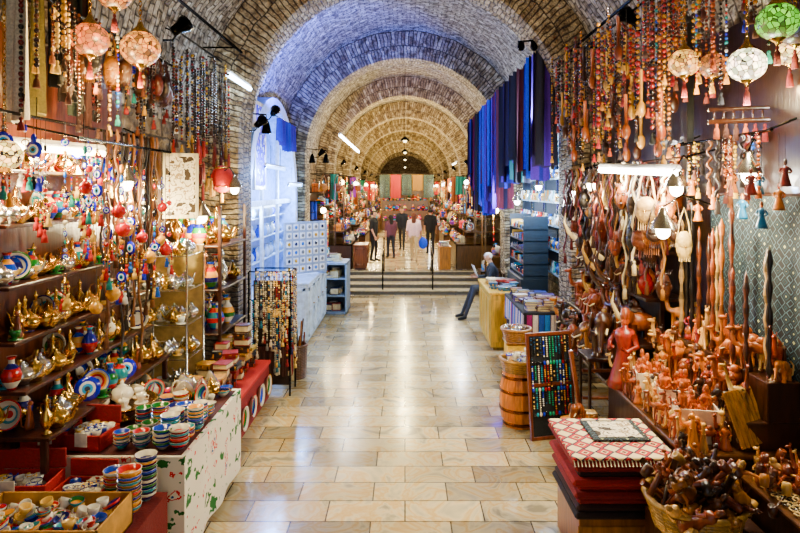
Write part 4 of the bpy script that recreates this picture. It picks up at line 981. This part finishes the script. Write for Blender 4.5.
for k in range(95):
    M=T(1.98+U(-.26,.26),4.1+U(-.24,.24),.72+U(0,.22),rz=U(0,6),rx=U(-.9,.9),ry=U(-1.2,1.2)); c=jit(R.choice(WD))
    R.choice([lambda:pipe(b,M@T(s=1.3),c),lambda:dervish(b,M,c,U(.2,.35)),lambda:tb(b,M,[(-.15,0,0),(0,.01,.01),(.15,0,0)],[.015,.02,.024],c),lambda:cat(b,M,c,.22)])()
b.done('basket_of_wooden_figurines')
b=B(); bx(b,2.1,2.98,4.45,6.2,0,.9,HW('3e2810'),'wood',.008); bx(b,2.08,2.98,4.43,6.22,.9,.94,HW('6a4824'),'wood',.008)
bx(b,2.5,2.98,4.5,6.2,.94,1.15,HW('4a2c14'),'wood',.006); bx(b,2.72,2.98,4.5,6.2,1.15,1.45,HW('4a2c14'),'wood',.006)
b.done('figurine_display_stand')
b=B()
def figs(b,n,x0,x1,y0,y1,z,k0=.8,k1=1.3):
    for k in range(n):
        M=T(U(x0,x1),U(y0,y1),z,rz=U(2.2,4.6),s=U(k0,k1)); c=jit(R.choice(WD+[HW('d89850'),HW('c07838'),HW('e8c488'),HW('c88040'),HW('b05a28')])); t=R.random()
        if t<.3: cat(b,M,c,U(.25,.38))
        elif t<.38: giraffe(b,M@T(s=.8),c)
        elif t<.56: camel(b,M,c)
        elif t<.72: elephant(b,M@T(s=.7),c)
        elif t<.93: dervish(b,M,c,U(.22,.36),R.choice([c,HW('a04018'),HW('d88848'),c]))
        else: vase(b,M@T(s=.7),c)
figs(b,120,2.14,2.45,4.5,6.1,.94,.5,.85); figs(b,80,2.55,2.68,4.55,6.1,1.15,.6,1.0); figs(b,44,2.76,2.92,4.55,6.1,1.45,.6,1.0)
b.done('carved_wood_figurines')
b=B()
for (x,y,w) in((2.3,4.75,.3),(2.33,5.2,.28),(2.3,5.65,.26)):
    M=T(x,y,.94,rz=-.2); h=.26
    for a in((-w/2,w/2,-.12,-.11),(-w/2,w/2,.11,.12),(-w/2,-w/2+.01,-.12,.12),(w/2-.01,w/2,-.12,.12)): bx(b,*a,0,h,H('fbeeda'),'paint',.002,M)
    bx(b,-w/2,w/2,-.12,.12,.1,.12,H('f0e6d4'),'paint',0,M)
    for k in range(10): dervish(b,M@T(U(-w*.4,w*.4),U(-.08,.08),.12,rz=U(2,5)),HW('d07c38'),U(.2,.32))
b.done('white_box_of_figurines')
b=B(); dervish(b,T(2.2,6.0,.94,rz=-2.5),HW('a85c30'),.75,HW('98401c')) ; b.done('carved_dervish_statue')
b=B(); bx(b,2.45,2.95,3.7,4.35,0,.8,HW('4a2c14'),'wood',.006); bx(b,2.43,2.97,3.68,4.37,.8,.83,HW('6a4824'),'wood',.006)
for k in range(14):
    for j in range(9):
        b.add(torus(.022,.006,8,4),T(2.5+k*.033,3.74+j*.06,.845,rz=(j%2)*pi/2,s=(1,1.4,1)),HW('e0c898') if (k+j)%3 else HW('2a1a0c'),'gloss')
for k in range(30): pipe(b,T(U(2.5,2.9),U(4.0,4.3),.85+U(0,.08),rz=U(0,6),ry=U(-.4,.4),s=1.2),jit(R.choice(WD)))
figs(b,14,2.5,2.9,4.1,4.32,.83,.5,.7)
b.done('wooden_trinket_stand')
b=B(); M=T(2.62,4.47,1.0,rz=.5,rx=-.4)
for k in range(7): bx(b,-.02,.02,-.005,.01,0,.4,HW('b88848'),'wood',.002,M@T(-.15+k*.05,0,0))
for z in(.05,.2,.35): bx(b,-.18,.18,.01,.02,z,z+.03,HW('9a7034'),'wood',.002,M)
b.done('slatted_wooden_chair')
b=B()
for k in range(7):
    x,y,z=2.3+U(-.1,.2),6.3+k*.3,U(1.5,2.6); c=R.choice([HW('d0bf98'),HW('4a2e1a'),HW('a88858')])
    tb(b,I4,[(x,y,z),(x-.1,y-.02,z+.08),(x-.16,y-.02,z+.22),(x-.13,y,z+.34)],[.035,.028,.016,.003],c,'gloss',8); tb(b,I4,[(x,y,z),(x+.2,y,3.2)],.003,H('201008'),'cloth',3)
b.done('hanging_horns')
bay(1,15.8,16.5,0,2.0,.8,h=2.3,e=30)
# ------------------------------------------------------------------ people
def person(name,J,face,lab,M,extra=None):
    v=lambda k:Vector(J[k]); caps=[]
    f=Vector(face).normalized(); side=f.cross(Vector((0,0,1))).normalized()
    def cap(a,b_,ra,rb,l): caps.append((Vector(a),Vector(b_),ra,rb,l))
    for s in'LR':
        cap(v('hip'+s),v('kn'+s),.085,.058,'legs'); cap(v('kn'+s),v('an'+s),.055,.04,'legs')
        an=v('an'+s); cap(an+Vector((0,0,-.03)),v('toe'+s),.042,.034,'shoe')
        cap(v('sh'+s),v('el'+s),.052,.04,'top'); cap(v('el'+s),v('wr'+s),.038,.026,lab.get('fore','skin'))
        hd=(v('wr'+s)-v('el'+s)).normalized(); cap(v('wr'+s),v('wr'+s)+hd*.07,.024,.03,'skin')
        sh=v('sh'+s)*.72+v('neck')*.28; cap(v('hip'+s),sh+Vector((0,0,-.08)),.1,.105,'top')
        cap(v('sh'+s),v('neck'),.055,.06,'top')
    cap(v('pelvis'),v('chest'),.12,.13,'top'); cap(v('hipL'),v('hipR'),.1,.1,'legs')
    hc=v('head'); up=(hc-v('neck')).normalized()
    cap(v('neck'),hc-up*.03,.055,.05,'skin')
    cap(hc+up*.03-f*.012,hc+up*.035+f*.01,.088,.085,'head'); cap(hc-up*.05+f*.035,hc+f*.02,.052,.075,'head')
    cap(hc+f*.095+up*.015,hc+f*.105-up*.012,.01,.016,'head')
    for s_ in(-1,1): cap(hc+side*.083*s_+up*.01,hc+side*.083*s_-up*.02,.018,.012,'head')
    if lab.get('longhair'): cap(hc-f*.05,hc-f*.06-up*.2,.075,.06,'hairm')
    b0=B()
    for a,b_,ra,rb,l in caps:
        b0.add(sph(14,9),T(*a,s=ra),(1,1,1)); b0.add(sph(14,9),T(*b_,s=rb),(1,1,1))
        if (a-b_).length>.004: b0.add(tube([a,b_],[ra,rb],14),None,(1,1,1))
    tmp=b0.done('tmp_body'); loc=Vector(tmp.location)
    rm=tmp.modifiers.new('r','REMESH'); rm.mode='VOXEL'; rm.voxel_size=.013
    sm=tmp.modifiers.new('s','SMOOTH'); sm.factor=.5; sm.iterations=4
    dg=bpy.context.evaluated_depsgraph_get(); me=bpy.data.meshes.new_from_object(tmp.evaluated_get(dg))
    n=len(me.vertices); co=np.empty(n*3); me.vertices.foreach_get('co',co); co=co.reshape(-1,3)+np.array(loc)
    F=[tuple(p.vertices) for p in me.polygons]
    cen=np.array([co[list(q)].mean(0) for q in F])
    D=[]
    for a,b_,ra,rb,l in caps:
        a=np.array(a);d=np.array(b_)-a;L=max(d@d,1e-9);t=np.clip(((cen-a)@d)/L,0,1); D.append(np.linalg.norm(cen-a-t[:,None]*d,axis=1)-(ra+(rb-ra)*t))
    li=np.argmin(np.array(D),0); hcn=np.array(hc);fn=np.array(f);un=np.array(up)
    cols=[]
    for i,k in enumerate(li):
        l=caps[k][4]
        if l=='head':
            q=cen[i]-hcn; fw=q@fn;hu=q@un
            l='hairm' if (hu>.075 or (fw<.015 and hu>-.03 and hu+(-fw)>.0)) else 'skin'
        cols.append(lab[l if l!='hairm' else 'hair'])
    b=B(); G=list(range(len(F))); b.add((co,F,G),M,cols,'cloth')
    b.M=['skin' if c in(lab['skin'],) else 'cloth' for c in cols]
    for s in'LR':
        wr=v('wr'+s);hd=(wr-v('el'+s)).normalized(); ax=f if abs(hd.dot(f))<.8 else Vector((0,0,1)); ax=(ax-hd*ax.dot(hd)).normalized(); inn_=-hd.cross(ax) if s=='L' else hd.cross(ax)
        p=wr+hd*.08
        for q in range(4):
            o=p+ax*(.027-.018*q); L=(.07,.08,.075,.058)[q]; tb(b,M,[o-hd*.02,o+hd*L*.5,o+hd*L*.85+inn_*.02,o+hd*L*.9+inn_*.035],[.01,.009,.008,.006],lab['skin'],'skin',6)
        o=wr+hd*.03+ax*.025; tb(b,M,[o,o+ax*.025+hd*.025,o+ax*.03+hd*.06],[.012,.01,.007],lab['skin'],'skin',6)
    for s_ in(-1,1):
        e=hc+f*.085+side*.032*s_+up*.02; b.add(sph(8,5),M@T(*e,s=.011),H('f0ece8'),'gloss'); b.add(sph(6,4),M@T(*(e+f*.008),s=.006),H('1a0e08'),'gloss')
        tb(b,M,[e+up*.022-side*.014+f*.004,e+up*.026+f*.006,e+up*.022+side*.014+f*.002],.004,lab['hair'],'cloth',4)
    m=hc+f*.083-up*.045; tb(b,M,[m-side*.022-f*.004,m+f*.003,m+side*.022-f*.004],.005,H('8a3a34'),'skin',5)
    if extra: extra(b,M)
    bpy.data.objects.remove(tmp,do_unlink=True)
    b.done(name)
def stand(stride=.15,arm=.15,h=1.7,bend=0):
    k=h/1.7; J={}
    J['pelvis']=(0,0,.98);J['chest']=(0,bend*.3,1.28);J['neck']=(0,bend*.5,1.46);J['head']=(0,bend*.6+.01,1.6)
    for s,x,g in(('L',-1,1),('R',1,-1)):
        J['hip'+s]=(x*.085,0,.92);J['kn'+s]=(x*.09,g*stride*.6+.03,.5);J['an'+s]=(x*.09,g*stride-.02,.1);J['toe'+s]=(x*.1,g*stride+.13,.035)
        J['sh'+s]=(x*.185,bend*.45,1.41);J['el'+s]=(x*.235,-g*arm*.5-.02+bend*.3,1.12);J['wr'+s]=(x*.24,-g*arm+.07+bend*.3,.88)
    return {a:tuple(c*k for c in p) for a,p in J.items()}
SK=h1('c08a68')
def L_(top,legs,hair='1c120c',shoe='181410',**k):
    d=dict(top=H(top),legs=H(legs),hair=H(hair),shoe=H(shoe),skin=SK); d.update(k); return d
F_=(0,1,0)
person('shopper',stand(.05,.05,1.68),F_,L_('101014','0c0c10'),T(-1.05,20.2,.5,rz=-1.9))
person('shopper',stand(.12,.1,1.5),F_,L_('6a4a58','2a2e3c',longhair=1),T(-.5,21.2,.5,rz=.3))
person('shopper',stand(.2,.15,1.68),F_,L_('202838','3a3c44'),T(-.12,24.2,.5,rz=3.0))
def bagx(b,M): 
    ell(b,M,(.3,.05,.62),(.15,.06,.2),H('1a70e0'),'cloth'); tb(b,M,[(.24,.05,.86),(.3,.05,.8)],.01,H('1a70e0'),'cloth')
person('shopper',stand(.18,.12,1.62),F_,L_('f4dcd8','d0c0a0',hair='6a4428',shoe='b0a090',longhair=1),T(.3,20.1,.5,rz=-.1),bagx)
person('shopper',stand(.15,.15,1.68),F_,L_('101014','181a22'),T(.95,22.4,.5,rz=.1))
J=dict(pelvis=(2.12,13.5,.62),chest=(2.1,13.5,.95),neck=(2.05,13.5,1.13),head=(2.0,13.5,1.28),
 hipL=(2.1,13.41,.58),hipR=(2.1,13.59,.58),knL=(1.68,13.34,.62),knR=(1.66,13.62,.6),
 shL=(2.08,13.31,1.08),shR=(2.08,13.69,1.08),elL=(1.97,13.24,.83),elR=(1.97,13.74,.83),wrL=(1.75,13.38,.85),wrR=(1.75,13.62,.85))
J['anL']=(1.46,13.33,.1);J['toeL']=(1.32,13.33,.035);J['anR']=(1.42,13.64,.1);J['toeR']=(1.28,13.64,.035)
J2={k:(p[0]-.12,p[1],p[2]+(.1 if p[2]>.3 else 0)) for k,p in J.items()}
def paper(b,M):
    V=[(1.62,13.2,.96),(1.52,13.2,1.2),(1.56,13.5,1.2),(1.64,13.5,.96),(1.62,13.8,.96),(1.52,13.8,1.2)]
    b.add((V,[(0,1,2,3),(3,2,5,4)],[0,0]),M,H('e8e4da'),'paint',False)
person('seated_merchant',J2,(-1,-.35,0),L_('202838','4a4c52',hair='dcd8d4',fore='top'),Matrix(),paper)
b=B(); bx(b,1.81,2.22,13.28,13.72,.52,.57,HW('5a3a18'),'wood',.01)
for x in(1.84,2.19):
    for y in(13.31,13.69): bx(b,x-.02,x+.02,y-.02,y+.02,0,.52,HW('5a3a18'),'wood',.003)
for y in(13.31,13.69): bx(b,2.17,2.21,y-.02,y+.02,.57,1.05,HW('5a3a18'),'wood',.003)
for z in(.7,.85,1.0): bx(b,2.18,2.21,13.3,13.7,z,z+.05,HW('5a3a18'),'wood',.003)
b.done('wooden_chair')
# ------------------------------------------------------------------ world & camera
w=bpy.data.worlds.new('World'); bpy.context.scene.world=w; w.use_nodes=True
bg=w.node_tree.nodes['Background']; bg.inputs[0].default_value=(.9,.93,1,1); bg.inputs[1].default_value=.7
cam=bpy.data.cameras.new('Camera'); cam.lens=27; cam.sensor_width=36; cam.shift_x=-.00625; cam.shift_y=-.0956; cam.clip_end=200
co=bpy.data.objects.new('Camera',cam); co.location=(0,0,2.9); co.rotation_euler=(pi/2,0,0); bpy.context.collection.objects.link(co)
bpy.context.scene.camera=co
